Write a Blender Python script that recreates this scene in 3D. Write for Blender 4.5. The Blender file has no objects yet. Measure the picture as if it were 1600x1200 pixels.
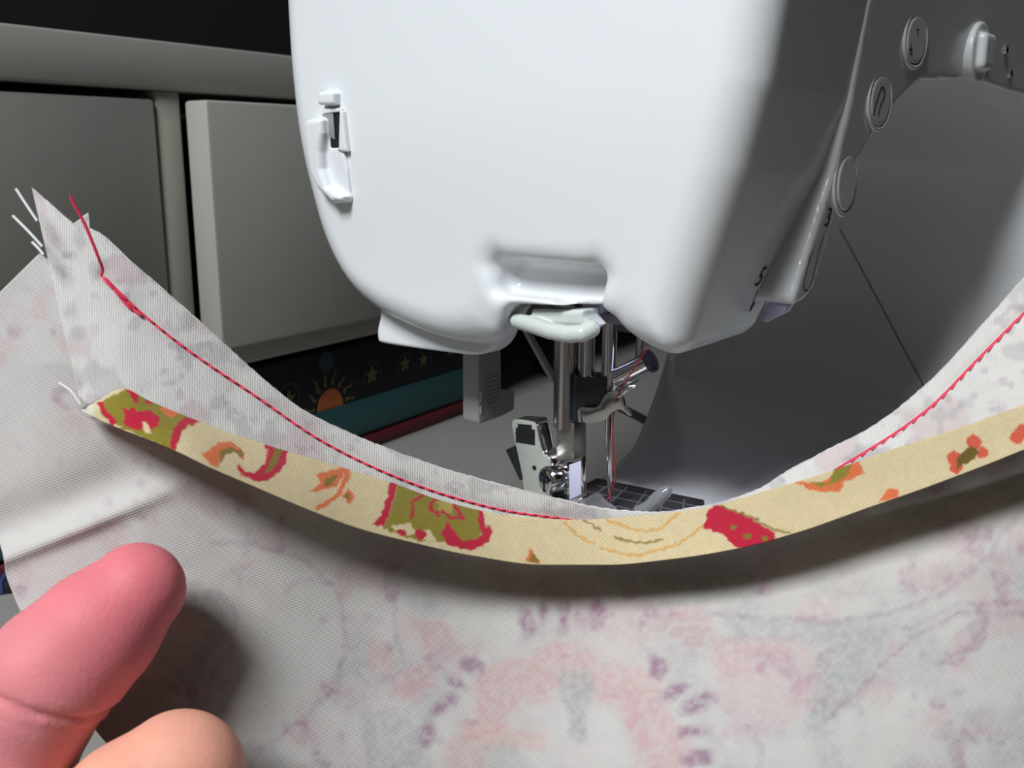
import bpy, bmesh, math, random
import numpy as np
from mathutils import Vector, Matrix

random.seed(4)
SC = bpy.context.scene
COL = SC.collection

# ------------------------------------------------------------------ camera
F = 1540.0
PITCH = math.radians(13.1)
CAM = np.array([0, 0, .175])
FW = np.array([0, math.cos(PITCH), -math.sin(PITCH)])
UP = np.array([0, math.sin(PITCH), math.cos(PITCH)])
RT = np.array([1.0, 0, 0])
cd = bpy.data.cameras.new('camera')
cd.sensor_fit = 'HORIZONTAL'
cd.sensor_width = 36.0
cd.lens = F / 1600 * 36.0
cd.clip_start = .01
cd.clip_end = 30
cd.dof.use_dof = True
cd.dof.focus_distance = .215
cd.dof.aperture_fstop = 42
cam = bpy.data.objects.new('camera', cd)
COL.objects.link(cam)
cam.location = CAM
cam.rotation_euler = (math.pi / 2 - PITCH, 0, 0)
SC.camera = cam

# ------------------------------------------------------------------ world, light, exposure
w = bpy.data.worlds.new('world')
SC.world = w
w.use_nodes = True
w.node_tree.nodes['Background'].inputs[0].default_value = (.62, .66, .62, 1)
w.node_tree.nodes['Background'].inputs[1].default_value = .006

WIN = Vector((-.50, -.57, 1.19))          # daylight through the window
ld = bpy.data.lights.new('window_daylight', 'AREA')
ld.shape = 'RECTANGLE'
ld.size = .36
ld.size_y = .42
ld.energy = 26
ld.color = (.93, .97, 1.0)
lo = bpy.data.objects.new('window_daylight', ld)
COL.objects.link(lo)
lo.location = WIN
lo.rotation_euler = (Vector((0, .18, .12)) - WIN).to_track_quat('-Z', 'Y').to_euler()

vs = SC.view_settings
vs.view_transform = 'Standard'
vs.look = 'None'
vs.gamma = 1
vs.use_curve_mapping = False
vs.exposure = 0.0
SC.cycles.diffuse_bounces = 2


# ------------------------------------------------------------------ geometry helpers
def ray(x, y):
    return FW + (x - 800) / F * RT + (600 - y) / F * UP


def PX(x, y, d):
    """world point(s) seen at a picture point, d metres along the optical axis"""
    x = np.asarray(x, float)
    y = np.asarray(y, float)
    d = np.asarray(d, float)
    return CAM + d[..., None] * (FW + ((x - 800) / F)[..., None] * RT + ((600 - y) / F)[..., None] * UP)


TH = math.radians(41)
MA = np.array([math.sin(TH), math.cos(TH), 0])
MY = np.array([-math.cos(TH), math.sin(TH), 0])
MM = np.stack([MA, MY, np.array([0, 0, 1.0])])
_d = ray(953, 792)
N0 = CAM + _d * (.081 - CAM[2]) / _d[2]
N0[2] = 0


def onp(x, y, axis, val):
    """sewing machine coordinates (mm) where the sight line meets a machine plane"""
    o = MM @ (CAM - N0) * 1000
    d = MM @ ray(x, y)
    return o + (val - o[axis]) / d[axis] * d


def pyz(pts, x):
    return [tuple(onp(px, py, 0, x)[1:]) for px, py in pts]


def pxz(pts, y):
    return [tuple(onp(px, py, 1, y)[[0, 2]]) for px, py in pts]


def cat(pts, n=8, closed=False):
    P = np.array(pts, float)
    out = []
    m = len(P)
    for i in range(m if closed else m - 1):
        if closed:
            a, b, c, d = P[i - 1], P[i], P[(i + 1) % m], P[(i + 2) % m]
        else:
            a, b, c, d = P[max(i - 1, 0)], P[i], P[i + 1], P[min(i + 2, m - 1)]
        for k in range(n):
            t = k / n
            out.append(.5 * ((2 * b) + (-a + c) * t + (2 * a - 5 * b + 4 * c - d) * t * t + (-a + 3 * b - 3 * c + d) * t ** 3))
    if not closed:
        out.append(P[-1])
    return np.array(out)


def interp(x, pts):
    """smooth (monotone cubic) interpolation through a list of (x, y)"""
    p = np.array(pts, float)
    X, Y = p[:, 0], p[:, 1]
    h = np.diff(X)
    dl = np.diff(Y) / h
    m = np.empty(len(X))
    m[0], m[-1] = dl[0], dl[-1]
    for i in range(1, len(X) - 1):
        m[i] = 0 if dl[i - 1] * dl[i] <= 0 else 2 / (1 / dl[i - 1] + 1 / dl[i])
    x = np.asarray(x, float)
    i = np.clip(np.searchsorted(X, x) - 1, 0, len(h) - 1)
    t = (x - X[i]) / h[i]
    tc = np.clip(t, 0, 1)
    y = ((1 + 2 * tc) * (1 - tc) ** 2 * Y[i] + tc * (1 - tc) ** 2 * h[i] * m[i] + tc * tc * (3 - 2 * tc) * Y[i + 1] + tc * tc * (tc - 1) * h[i] * m[i + 1])
    return y + np.where(t < 0, t * h[i] * m[i], 0) + np.where(t > 1, (t - 1) * h[i] * m[i + 1], 0)


def sstep(x, a, b):
    t = np.clip((x - a) / (b - a), 0, 1)
    return t * t * (3 - 2 * t)


def mk(name, verts, faces, mat, parent=None, smooth=True, angle=None):
    me = bpy.data.meshes.new(name)
    me.from_pydata([tuple(v) for v in verts], [], [tuple(f) for f in faces])
    return fin(name, me, mat, parent, smooth, angle)


def fin(name, me, mat, parent=None, smooth=True, angle=None):
    me.materials.append(mat)
    me.polygons.foreach_set('use_smooth', [smooth] * len(me.polygons))
    me.update()
    if angle:
        me.set_sharp_from_angle(angle=math.radians(angle))
    o = bpy.data.objects.new(name, me)
    COL.objects.link(o)
    if parent:
        o.parent = parent
    return o


def npmesh(name, V, Q):
    """fast mesh from arrays: V (n,3), Q (m,4)"""
    me = bpy.data.meshes.new(name)
    me.vertices.add(len(V))
    me.vertices.foreach_set('co', np.asarray(V, np.float32).ravel())
    me.loops.add(Q.size)
    me.loops.foreach_set('vertex_index', np.asarray(Q, np.int32).ravel())
    me.polygons.add(len(Q))
    me.polygons.foreach_set('loop_start', np.arange(0, Q.size, 4, dtype=np.int32))
    me.update(calc_edges=True)
    return me


def gridfaces(nr, nc, closed_r=False):
    r = np.arange(nr if closed_r else nr - 1)[:, None]
    c = np.arange(nc - 1)[None]
    r2 = (r + 1) % nr
    return np.stack([r * nc + c, r2 * nc + c, r2 * nc + c + 1, r * nc + c + 1], -1).reshape(-1, 4)


def empty(name, loc=(0, 0, 0), rz=0):
    o = bpy.data.objects.new(name, None)
    o.empty_display_size = .02
    COL.objects.link(o)
    o.location = loc
    o.rotation_euler = (0, 0, rz)
    return o


def tag(o, label, catg, group=None, kind=None):
    o['label'] = label
    o['category'] = catg
    if group:
        o['group'] = group
    if kind:
        o['kind'] = kind
    return o


MMU = .001


def tube(name, pts, rad, mat, parent=None, n=16, s=MMU, cap=True, smooth=True, angle=50):
    P = np.array(pts, float)
    R_ = np.array(rad if hasattr(rad, '__len__') else [rad] * len(P), float)
    T = np.gradient(P, axis=0)
    if len(P) > 2:
        seg = np.diff(P, axis=0)
        seg /= np.maximum(np.linalg.norm(seg, axis=1)[:, None], 1e-9)
        T[1:-1] = seg[:-1] + seg[1:]
    T /= np.maximum(np.linalg.norm(T, axis=1)[:, None], 1e-9)
    u = np.cross(T[0], [0, 0, 1.0])
    if np.linalg.norm(u) < 1e-3:
        u = np.cross(T[0], [1.0, 0, 0])
    u /= np.linalg.norm(u)
    V = []
    for i in range(len(P)):
        u = u - T[i] * (u @ T[i])
        u /= np.linalg.norm(u)
        v = np.cross(T[i], u)
        for k in range(n):
            a = 2 * math.pi * k / n
            V.append((P[i] + R_[i] * (math.cos(a) * u + math.sin(a) * v)) * s)
    fs = []
    for i in range(len(P) - 1):
        for k in range(n):
            a, b = i * n + k, i * n + (k + 1) % n
            fs.append((a, b, b + n, a + n))
    if cap:
        fs.append(tuple(range(n - 1, -1, -1)))
        fs.append(tuple(range((len(P) - 1) * n, len(P) * n)))
    return mk(name, V, fs, mat, parent, smooth, angle)


def prism(name, poly, axis, lo_, hi_, mat, parent=None, bev=.3, seg=2, s=MMU, angle=35):
    """polygon in the plane across `axis`, extruded lo..hi, with rounded edges"""
    bm = bmesh.new()

    def p3(q, t):
        if axis == 0:
            return (t * s, q[0] * s, q[1] * s)
        if axis == 1:
            return (q[0] * s, t * s, q[1] * s)
        return (q[0] * s, q[1] * s, t * s)
    a = [bm.verts.new(p3(q, lo_)) for q in poly]
    b = [bm.verts.new(p3(q, hi_)) for q in poly]
    n = len(poly)
    bm.faces.new(a)
    bm.faces.new(b[::-1])
    for i in range(n):
        bm.faces.new((a[i], b[i], b[(i + 1) % n], a[(i + 1) % n]))
    bmesh.ops.recalc_face_normals(bm, faces=bm.faces)
    if bev:
        es = [e for e in bm.edges if e.calc_face_angle(0) > .5]
        bmesh.ops.bevel(bm, geom=es, offset=bev * s, segments=seg, affect='EDGES', profile=.5, clamp_overlap=True)
    me = bpy.data.meshes.new(name)
    bm.to_mesh(me)
    bm.free()
    return fin(name, me, mat, parent, True, angle)


def box(name, lo_, hi_, mat, parent=None, bev=.3, seg=2, s=MMU):
    (x0, y0, z0), (x1, y1, z1) = lo_, hi_
    return prism(name, [(x0, y0), (x1, y0), (x1, y1), (x0, y1)], 2, z0, z1, mat, parent, bev, seg, s)


# ------------------------------------------------------------------ implicit surfaces (surface nets)
def poly_sd(poly):
    """signed distance to a closed polygon, as a function of two arrays"""
    P = np.array(poly, float)

    def f(x, y):
        x, y = np.broadcast_arrays(np.asarray(x, float), np.asarray(y, float))
        d = np.full(x.shape, 1e18)
        ins = np.zeros(x.shape, bool)
        for i in range(len(P)):
            a, b = P[i - 1], P[i]
            ex, ey = b - a
            wx, wy = x - a[0], y - a[1]
            t = np.clip((wx * ex + wy * ey) / (ex * ex + ey * ey + 1e-12), 0, 1)
            d = np.minimum(d, (wx - ex * t) ** 2 + (wy - ey * t) ** 2)
            if abs(ey) > 1e-12:
                c = ((a[1] > y) != (b[1] > y)) & (x < ex * (y - a[1]) / ey + a[0])
                ins ^= c
        return np.where(ins, -1, 1) * np.sqrt(d)
    return f


def rmax(a, b, r):
    """intersection with a rounded edge of radius r"""
    return np.minimum(np.maximum(a + r, b + r), 0) + np.hypot(np.maximum(a + r, 0), np.maximum(b + r, 0)) - r


def smin(a, b, k):
    h = np.clip(.5 + .5 * (b - a) / k, 0, 1)
    return b * (1 - h) + a * h - k * h * (1 - h)


def smax(a, b, k):
    return -smin(-a, -b, k)


def capsule(x, y, z, a, b, ra, rb):
    a = np.array(a, float)
    b = np.array(b, float)
    e = b - a
    t = np.clip(((x - a[0]) * e[0] + (y - a[1]) * e[1] + (z - a[2]) * e[2]) / (e @ e), 0, 1)
    return np.sqrt((x - a[0] - e[0] * t) ** 2 + (y - a[1] - e[1] * t) ** 2 + (z - a[2] - e[2] * t) ** 2) - (ra + (rb - ra) * t)


def sdf_obj(name, f, lo_, hi_, h, mat, parent=None, s=MMU, newton=3, angle=None):
    lo_ = np.array(lo_, float)
    n = np.ceil((np.array(hi_) - lo_) / h).astype(int) + 1
    ax = [lo_[i] + h * np.arange(n[i]) for i in range(3)]
    X, Y, Z = np.meshgrid(*ax, indexing='ij', sparse=True)
    D = np.broadcast_to(f(X, Y, Z), tuple(n)).astype(np.float32)
    sg = D < 0
    c = np.zeros(tuple(n - 1), np.int8)
    sl = lambda k: slice(k, None) if k else slice(None, -1)
    for i in (0, 1):
        for j in (0, 1):
            for k in (0, 1):
                c += sg[sl(i), sl(j), sl(k)]
    act = (c > 0) & (c < 8)
    idx = np.full(act.shape, -1, np.int64)
    I = np.argwhere(act)
    idx[act] = np.arange(len(I))
    acc = np.zeros((len(I), 3))
    cnt = np.zeros(len(I))
    for axis in range(3):
        for u in (0, 1):
            for v in (0, 1):
                o0 = [0, 0, 0]
                o0[(axis + 1) % 3] = u
                o0[(axis + 2) % 3] = v
                o1 = list(o0)
                o1[axis] = 1
                a = D[I[:, 0] + o0[0], I[:, 1] + o0[1], I[:, 2] + o0[2]]
                b = D[I[:, 0] + o1[0], I[:, 1] + o1[1], I[:, 2] + o1[2]]
                m = (a < 0) != (b < 0)
                t = np.where(m, a / np.where(m, a - b, 1), 0)
                p = np.tile(np.array(o0, float), (len(I), 1))
                p[:, axis] = t
                acc += p * m[:, None]
                cnt += m
    V = lo_ + (I + acc / cnt[:, None]) * h
    Q = []
    for axis in range(3):
        a1, a2 = (axis + 1) % 3, (axis + 2) % 3
        A_ = [slice(None)] * 3
        B_ = [slice(None)] * 3
        A_[axis] = slice(None, -1)
        B_[axis] = slice(1, None)
        m = sg[tuple(A_)] != sg[tuple(B_)]
        E_ = np.argwhere(m)
        E_ = E_[(E_[:, a1] > 0) & (E_[:, a2] > 0) & (E_[:, a1] < n[a1] - 1) & (E_[:, a2] < n[a2] - 1)]
        s0 = sg[E_[:, 0], E_[:, 1], E_[:, 2]]

        def g(d1, d2):
            q = E_.copy()
            q[:, a1] += d1
            q[:, a2] += d2
            return idx[q[:, 0], q[:, 1], q[:, 2]]
        q = np.stack([g(-1, -1), g(0, -1), g(0, 0), g(-1, 0)], 1)
        q[~s0] = q[~s0][:, ::-1]
        Q.append(q)
    Q = np.concatenate(Q)
    e = .02 * h + .01
    for _ in range(newton):
        x, y, z = V.T
        d0 = f(x, y, z)
        G = np.stack([f(x + e, y, z) - f(x - e, y, z), f(x, y + e, z) - f(x, y - e, z), f(x, y, z + e) - f(x, y, z - e)], 1) / (2 * e)
        st = -d0[:, None] * G / np.maximum((G * G).sum(1), .05)[:, None]
        L_ = np.linalg.norm(st, axis=1)
        st *= (np.minimum(L_, .5 * h) / np.maximum(L_, 1e-9))[:, None]
        V = V + st
    me = npmesh(name, V * s, Q)
    return fin(name, me, mat, parent, True, angle)


# ------------------------------------------------------------------ noise and painting of flat print
def vnoise(x, y, scale, seed):
    r = np.random.RandomState(seed)
    N = 128
    g = r.rand(N, N)
    u, v = np.asarray(x) / scale, np.asarray(y) / scale
    iu, iv = np.floor(u).astype(int), np.floor(v).astype(int)
    fu, fv = u - iu, v - iv
    fu = fu * fu * (3 - 2 * fu)
    fv = fv * fv * (3 - 2 * fv)
    q = lambda a, b: g[a % N, b % N]
    return (q(iu, iv) * (1 - fu) + q(iu + 1, iv) * fu) * (1 - fv) + (q(iu, iv + 1) * (1 - fu) + q(iu + 1, iv + 1) * fu) * fv


def fbm(x, y, scale, seed, o=3):
    s, a, t = 0, .5, 0
    for k in range(o):
        s = s + a * vnoise(x, y, scale / 2 ** k, seed + k)
        t += a
        a *= .5
    return s / t


def lin(r, g, b):
    f = lambda c: (c / 255 / 12.92) if c / 255 <= .04045 else ((c / 255 + .055) / 1.055) ** 2.4
    return np.array([f(r), f(g), f(b)])


def pline_d(x, y, pts):
    d = np.full(x.shape, 1e9)
    for (ax, ay), (bx, by) in zip(pts[:-1], pts[1:]):
        ex, ey = bx - ax, by - ay
        t = np.clip(((x - ax) * ex + (y - ay) * ey) / (ex * ex + ey * ey + 1e-9), 0, 1)
        d = np.minimum(d, np.hypot(x - ax - ex * t, y - ay - ey * t))
    return d


class Paint:
    """flat print worked out for each mesh point, stored as a colour attribute"""

    def __init__(s, x, y, base, jit=3.0, jscale=9.0):
        s.x0, s.y0 = x, y
        s.x = x + jit * (vnoise(x, y, jscale, 5) - .5) * 2
        s.y = y + jit * (vnoise(x, y, jscale, 6) - .5) * 2
        s.c = np.tile(np.asarray(base, float), (x.size, 1)).reshape(x.shape + (3,))

    def mix(s, m, col, a=1.0):
        m = (np.clip(m, 0, 1) * a)[..., None]
        s.c = s.c * (1 - m) + np.asarray(col) * m

    def poly(s, pts, col, a=1.0, soft=1.5):
        s.mix(.5 - poly_sd(pts)(s.x, s.y) / (2 * soft), col, a)

    def line(s, pts, wd, col, a=1.0, soft=1.5):
        s.mix(.5 - (pline_d(s.x, s.y, pts) - wd / 2) / (2 * soft), col, a)

    def dot(s, cx, cy, rx, ry, col, a=1.0, soft=1.5, rot=0):
        c, n = math.cos(rot), math.sin(rot)
        dx, dy = s.x - cx, s.y - cy
        u, v = (dx * c + dy * n) / rx, (-dx * n + dy * c) / ry
        s.mix(.5 - (np.hypot(u, v) - 1) * min(rx, ry) / (2 * soft), col, a)

    def store(s, me):
        at = me.color_attributes.new('print', 'FLOAT_COLOR', 'POINT')
        c = np.concatenate([s.c.reshape(-1, 3), np.ones((s.c.size // 3, 1))], 1)
        at.data.foreach_set('color', c.astype(np.float32).ravel())


# ------------------------------------------------------------------ materials
def M(name, col=(.8, .8, .8), rough=.5, metal=0, spec=.5, noise=None, bump=None, **kw):
    m = bpy.data.materials.new(name)
    m.use_nodes = True
    nt = m.node_tree
    b = nt.nodes['Principled BSDF']
    b.inputs['Base Color'].default_value = (*col, 1)
    b.inputs['Roughness'].default_value = rough
    b.inputs['Metallic'].default_value = metal
    b.inputs['Specular IOR Level'].default_value = spec
    for k, v in kw.items():
        b.inputs[k.replace('_', ' ')].default_value = v
    tc = nt.nodes.new('ShaderNodeTexCoord')
    if noise:
        sc, amt = noise
        nz = nt.nodes.new('ShaderNodeTexNoise')
        nz.inputs['Scale'].default_value = sc
        nz.inputs['Detail'].default_value = 4
        nt.links.new(tc.outputs['Object'], nz.inputs['Vector'])
        mx = nt.nodes.new('ShaderNodeMix')
        mx.data_type = 'RGBA'
        mx.inputs[6].default_value = (*[c * (1 - amt) for c in col], 1)
        mx.inputs[7].default_value = (*[min(1, c * (1 + amt)) for c in col], 1)
        nt.links.new(nz.outputs['Fac'], mx.inputs[0])
        nt.links.new(mx.outputs[2], b.inputs['Base Color'])
    if bump:
        sc, st, dist = bump
        nz = nt.nodes.new('ShaderNodeTexNoise')
        nz.inputs['Scale'].default_value = sc
        nt.links.new(tc.outputs['Object'], nz.inputs['Vector'])
        bp = nt.nodes.new('ShaderNodeBump')
        bp.inputs['Strength'].default_value = st
        bp.inputs['Distance'].default_value = dist
        nt.links.new(nz.outputs['Fac'], bp.inputs['Height'])
        nt.links.new(bp.outputs['Normal'], b.inputs['Normal'])
    return m


def cloth_mat(name, period, ang, strength, rough=.95, twill=False, trans=0.0, sheen=.15):
    """printed cotton: colour from the print attribute, weave from two thread directions in millimetre UVs"""
    m = bpy.data.materials.new(name)
    m.use_nodes = True
    nt = m.node_tree
    b = nt.nodes['Principled BSDF']
    b.inputs['Roughness'].default_value = rough
    b.inputs['Specular IOR Level'].default_value = .15
    b.inputs['Sheen Weight'].default_value = sheen
    at = nt.nodes.new('ShaderNodeAttribute')
    at.attribute_name = 'print'
    uv = nt.nodes.new('ShaderNodeUVMap')
    uv.uv_map = 'UVMap'
    nz = nt.nodes.new('ShaderNodeTexNoise')
    nz.inputs['Scale'].default_value = .35
    nz.inputs['Detail'].default_value = 3
    nt.links.new(uv.outputs[0], nz.inputs['Vector'])
    hs = []
    for k in ([0] if twill else [0, 1]):
        mp = nt.nodes.new('ShaderNodeMapping')
        mp.inputs['Rotation'].default_value = (0, 0, ang + k * math.pi / 2)
        nt.links.new(uv.outputs[0], mp.inputs['Vector'])
        wv = nt.nodes.new('ShaderNodeTexWave')
        wv.wave_type = 'BANDS'
        wv.bands_direction = 'X'
        wv.wave_profile = 'SIN'
        wv.inputs['Scale'].default_value = 2 * math.pi / (20 * period)
        wv.inputs['Distortion'].default_value = .9
        wv.inputs['Detail'].default_value = 2
        wv.inputs['Detail Scale'].default_value = .35
        nt.links.new(mp.outputs[0], wv.inputs['Vector'])
        hs.append(wv.outputs['Fac'])
    if len(hs) == 2:
        ad = nt.nodes.new('ShaderNodeMath')
        ad.operation = 'ADD'
        nt.links.new(hs[0], ad.inputs[0])
        nt.links.new(hs[1], ad.inputs[1])
        h = ad.outputs[0]
    else:
        h = hs[0]
    mr = nt.nodes.new('ShaderNodeMapRange')
    mr.inputs['From Max'].default_value = len(hs)
    mr.inputs['To Min'].default_value = 1 - .09
    mr.inputs['To Max'].default_value = 1.04
    nt.links.new(h, mr.inputs['Value'])
    mu = nt.nodes.new('ShaderNodeMix')
    mu.data_type = 'RGBA'
    mu.blend_type = 'MULTIPLY'
    mu.inputs[0].default_value = 1
    nt.links.new(at.outputs['Color'], mu.inputs[6])
    nt.links.new(mr.outputs[0], mu.inputs[7])
    mr2 = nt.nodes.new('ShaderNodeMapRange')
    mr2.inputs['To Min'].default_value = .93
    mr2.inputs['To Max'].default_value = 1.05
    nt.links.new(nz.outputs['Fac'], mr2.inputs['Value'])
    mu2 = nt.nodes.new('ShaderNodeMix')
    mu2.data_type = 'RGBA'
    mu2.blend_type = 'MULTIPLY'
    mu2.inputs[0].default_value = 1
    nt.links.new(mu.outputs[2], mu2.inputs[6])
    nt.links.new(mr2.outputs[0], mu2.inputs[7])
    nt.links.new(mu2.outputs[2], b.inputs['Base Color'])
    bp = nt.nodes.new('ShaderNodeBump')
    bp.inputs['Strength'].default_value = strength
    bp.inputs['Distance'].default_value = .00012
    nt.links.new(h, bp.inputs['Height'])
    nt.links.new(bp.outputs['Normal'], b.inputs['Normal'])
    if trans:
        tr = nt.nodes.new('ShaderNodeBsdfTranslucent')
        nt.links.new(mu2.outputs[2], tr.inputs['Color'])
        mx = nt.nodes.new('ShaderNodeMixShader')
        mx.inputs[0].default_value = trans
        nt.links.new(b.outputs[0], mx.inputs[1])
        nt.links.new(tr.outputs[0], mx.inputs[2])
        nt.links.new(mx.outputs[0], nt.nodes['Material Output'].inputs['Surface'])
    return m


WHITE = M('white_glossy_plastic', (.80, .82, .84), .26, spec=.45)
WHITE2 = M('white_arm_plastic', (.74, .74, .75), .2, spec=.5)
GREYP = M('pale_grey_plastic', (.62, .66, .62), .32)
GREYM = M('mid_grey_plastic', (.42, .41, .42), .45)
INNER = M('inner_grey_metal', (.20, .19, .21), .45)
BLACK = M('black_plastic', (.012, .012, .013), .4)
CHROME = M('polished_chrome', (.78, .77, .77), .09, metal=1)
STEEL = M('turned_steel', (.60, .58, .56), .22, metal=1)
DULL = M('dull_steel', (.42, .40, .37), .38, metal=1, noise=(900, .25))
SATIN = M('satin_nickel', (.62, .65, .58), .42, metal=.55, noise=(400, .08))
PLATE = M('dark_needle_plate', (.045, .045, .05), .35, noise=(300, .2))
PRINTW = M('pale_plate_print', (.20, .20, .21), .6)
INK = M('black_print', (.012, .012, .014), .5)
SEAM = M('seam_gap', (.12, .12, .12), .8)
CLEAR = M('clear_plastic', (.92, .92, .97), .08, Transmission_Weight=.85, IOR=1.45)
THREAD = M('red_thread', (.74, .035, .09), .6, noise=(2500, .3))
DRED = M('dark_red_thread', (.42, .012, .02), .6, noise=(2500, .3))
WTHREAD = M('white_thread', (.78, .77, .75), .9, noise=(2500, .15))
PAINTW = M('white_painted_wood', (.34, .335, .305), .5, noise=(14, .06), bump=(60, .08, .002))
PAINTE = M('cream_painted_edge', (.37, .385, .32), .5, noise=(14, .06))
DARKW = M('unlit_shelf_black', (.004, .003, .003), .9, noise=(6, .3))  # near-black wall colour stands in for the unlit shelf space above the hutch
DESKM = M('grey_beige_laminate', (.27, .265, .245), .42, noise=(18, .08))
WALLM = M('plain_wall_paint', (.40, .39, .37), .9, noise=(5, .05))
FLOORM = M('dark_floor_boards', (.10, .07, .05), .6, noise=(9, .3))
NAVY = M('navy_card', (.008, .008, .014), .75, noise=(40, .3))
TEAL = M('teal_card', (.03, .115, .125), .6, noise=(30, .1))
REDC = M('dark_red_card', (.13, .012, .02), .6, noise=(30, .1))
ORANGE = M('orange_ink', (.50, .14, .035), .7, noise=(200, .15))
YELLOW = M('straw_ink', (.16, .14, .06), .7, noise=(200, .15))
BLUEI = M('dim_blue_ink', (.018, .035, .06), .7)
TEALI = M('dim_teal_ink', (.018, .04, .042), .7)
CABLE = M('black_cable', (.012, .012, .012), .5)
COTTON = cloth_mat('printed_cotton_wrong_side', .46, .35, .35, trans=.0)
TWILL = cloth_mat('printed_cotton_tape', .62, .95, .5, rough=.9, twill=True, trans=.22)

# ------------------------------------------------------------------ room
def struct(o):
    o['kind'] = 'structure'
    return o


struct(box('floor', (-2.2, -2.2, -.80), (3.0, 3.0, -.75), FLOORM, None, 0, s=1))
TC = math.radians(32.6)
CA = np.array([math.sin(TC), math.cos(TC), 0])
CF = np.array([math.cos(TC), -math.sin(TC), 0])
# the wall behind the hutch runs along the desk
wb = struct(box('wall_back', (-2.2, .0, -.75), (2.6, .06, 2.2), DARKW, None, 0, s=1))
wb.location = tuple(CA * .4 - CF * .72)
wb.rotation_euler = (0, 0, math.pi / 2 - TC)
# wall with the window, to the left behind the camera, square to the daylight
WD = (Vector((0, .18, 0)) - Vector((WIN.x, WIN.y, 0))).normalized()
wang = math.atan2(WD.y, WD.x)
wl = empty('wall_left', (WIN.x - WD.x * .10, WIN.y - WD.y * .10, 0), wang)
struct(wl)
for nm, a, b in (('wall_panel', (-.04, -1.6, -.75), (.04, -.46, 2.2)), ('wall_panel', (-.04, .46, -.75), (.04, 1.6, 2.2)),
                 ('wall_panel', (-.04, -.46, -.75), (.04, .46, .83)), ('wall_panel', (-.04, -.46, 1.83), (.04, .46, 2.2))):
    box(nm, a, b, WALLM, wl, 0, s=1)
win = struct(empty('window_1', (WIN.x - WD.x * .10, WIN.y - WD.y * .10, 0), wang))
for a, b in (((-.03, -.46, .83), (.05, -.42, 1.83)), ((-.03, .42, .83), (.05, .46, 1.83)), ((-.03, -.42, .83), (.05, .42, .87)), ((-.03, -.42, 1.79), (.05, .42, 1.83))):
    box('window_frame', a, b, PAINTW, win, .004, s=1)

# desk
desk = empty('desk', tuple(CA * .3 - CF * .1), math.pi / 2 - TC)
tag(desk, 'grey beige desk carrying the sewing machine and the white drawer hutch', 'desk')
box('desk_top', (-.75, -.25, -.03), (1.1, .60, 0), DESKM, desk, .004, s=1)
for x in (-.70, 1.05):
    for y in (-.20, .55):
        box('leg', (x - .03, y - .03, -.75), (x + .03, y + .03, -.03), DESKM, desk, .003, s=1)

# ------------------------------------------------------------------ drawer hutch (local x along the front, y backwards)
KF = .386
hut = empty('drawer_hutch', tuple(CA * .30 - CF * KF), math.pi / 2 - TC)
tag(hut, 'white painted drawer hutch on the desk behind the machine head', 'cabinet')


def hb(nm, u0, u1, y0, y1, z0, z1, mat, bev=.0015, parent=hut):
    return box(nm, (u0 - .30, y0, z0), (u1 - .30, y1, z1), mat, parent, bev, s=1)


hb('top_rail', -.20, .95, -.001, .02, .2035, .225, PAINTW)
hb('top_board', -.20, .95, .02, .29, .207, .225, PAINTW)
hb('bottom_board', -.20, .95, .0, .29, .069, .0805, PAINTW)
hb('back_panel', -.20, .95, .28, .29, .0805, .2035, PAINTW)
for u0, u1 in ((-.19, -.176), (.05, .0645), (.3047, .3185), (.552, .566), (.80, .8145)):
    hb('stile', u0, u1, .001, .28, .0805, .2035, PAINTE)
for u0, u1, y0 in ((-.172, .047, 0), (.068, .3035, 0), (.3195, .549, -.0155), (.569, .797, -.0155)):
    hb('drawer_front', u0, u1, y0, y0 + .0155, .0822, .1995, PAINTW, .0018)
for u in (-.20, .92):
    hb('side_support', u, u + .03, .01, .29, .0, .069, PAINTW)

# printed box under the hutch
bx = empty('printed_storage_box', tuple(CA * .45 - CF * (KF + .0)), math.pi / 2 - TC)
tag(bx, 'long dark box printed with an orange sun and stars, teal and red bands below', 'box')


def bb(nm, u0, u1, y0, y1, z0, z1, mat, bev=.0008, parent=bx):
    return box(nm, (u0 - .45, y0, z0), (u1 - .45, y1, z1), mat, parent, bev, s=1)


bbody = bb('box_body', .12, .575, .0, .18, .0, .066, NAVY)
bb('teal_band', .12, .576, -.0012, .01, .0105, .0318, TEAL)
bb('red_band', .12, .577, -.0025, .01, .0005, .0085, REDC)


def flat(name, pts, mat, parent, y=-.0006, th=.0006):
    return prism(name, pts, 1, y, y + th, mat, parent, 0, s=1)


def bxp(u, z):
    return (u - .45, z)


# sun: half disc with wavy rays
su, sz = .4085, .0322
flat('sun_disc', [bxp(su + .0105 * math.cos(a), sz + .0115 * math.sin(a)) for a in np.linspace(0, math.pi, 22)], ORANGE, bbody)
for k in range(8):
    a = math.radians(8 + k * 23.5)
    L0, L1 = .0135, .0225 if k % 2 else .0205
    c, s_ = math.cos(a), math.sin(a)
    q = []
    for sg in (-1, 1):
        row = []
        for t in np.linspace(0, 1, 7):
            r = L0 + (L1 - L0) * t
            o_ = .0009 * math.sin(t * 6) + sg * .00085 * (1 - .7 * t)
            row.append(bxp(su + r * c - o_ * s_, sz + r * s_ + o_ * c))
        q += row if sg < 0 else row[::-1]
    flat('sun_ray', q, YELLOW, bbody)


def star(u, z, r, mat):
    flat('star', [bxp(u + (r if i % 2 == 0 else r * .42) * math.sin(i * math.pi / 5), z + (r if i % 2 == 0 else r * .42) * math.cos(i * math.pi / 5)) for i in range(10)], mat, bbody)


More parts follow.
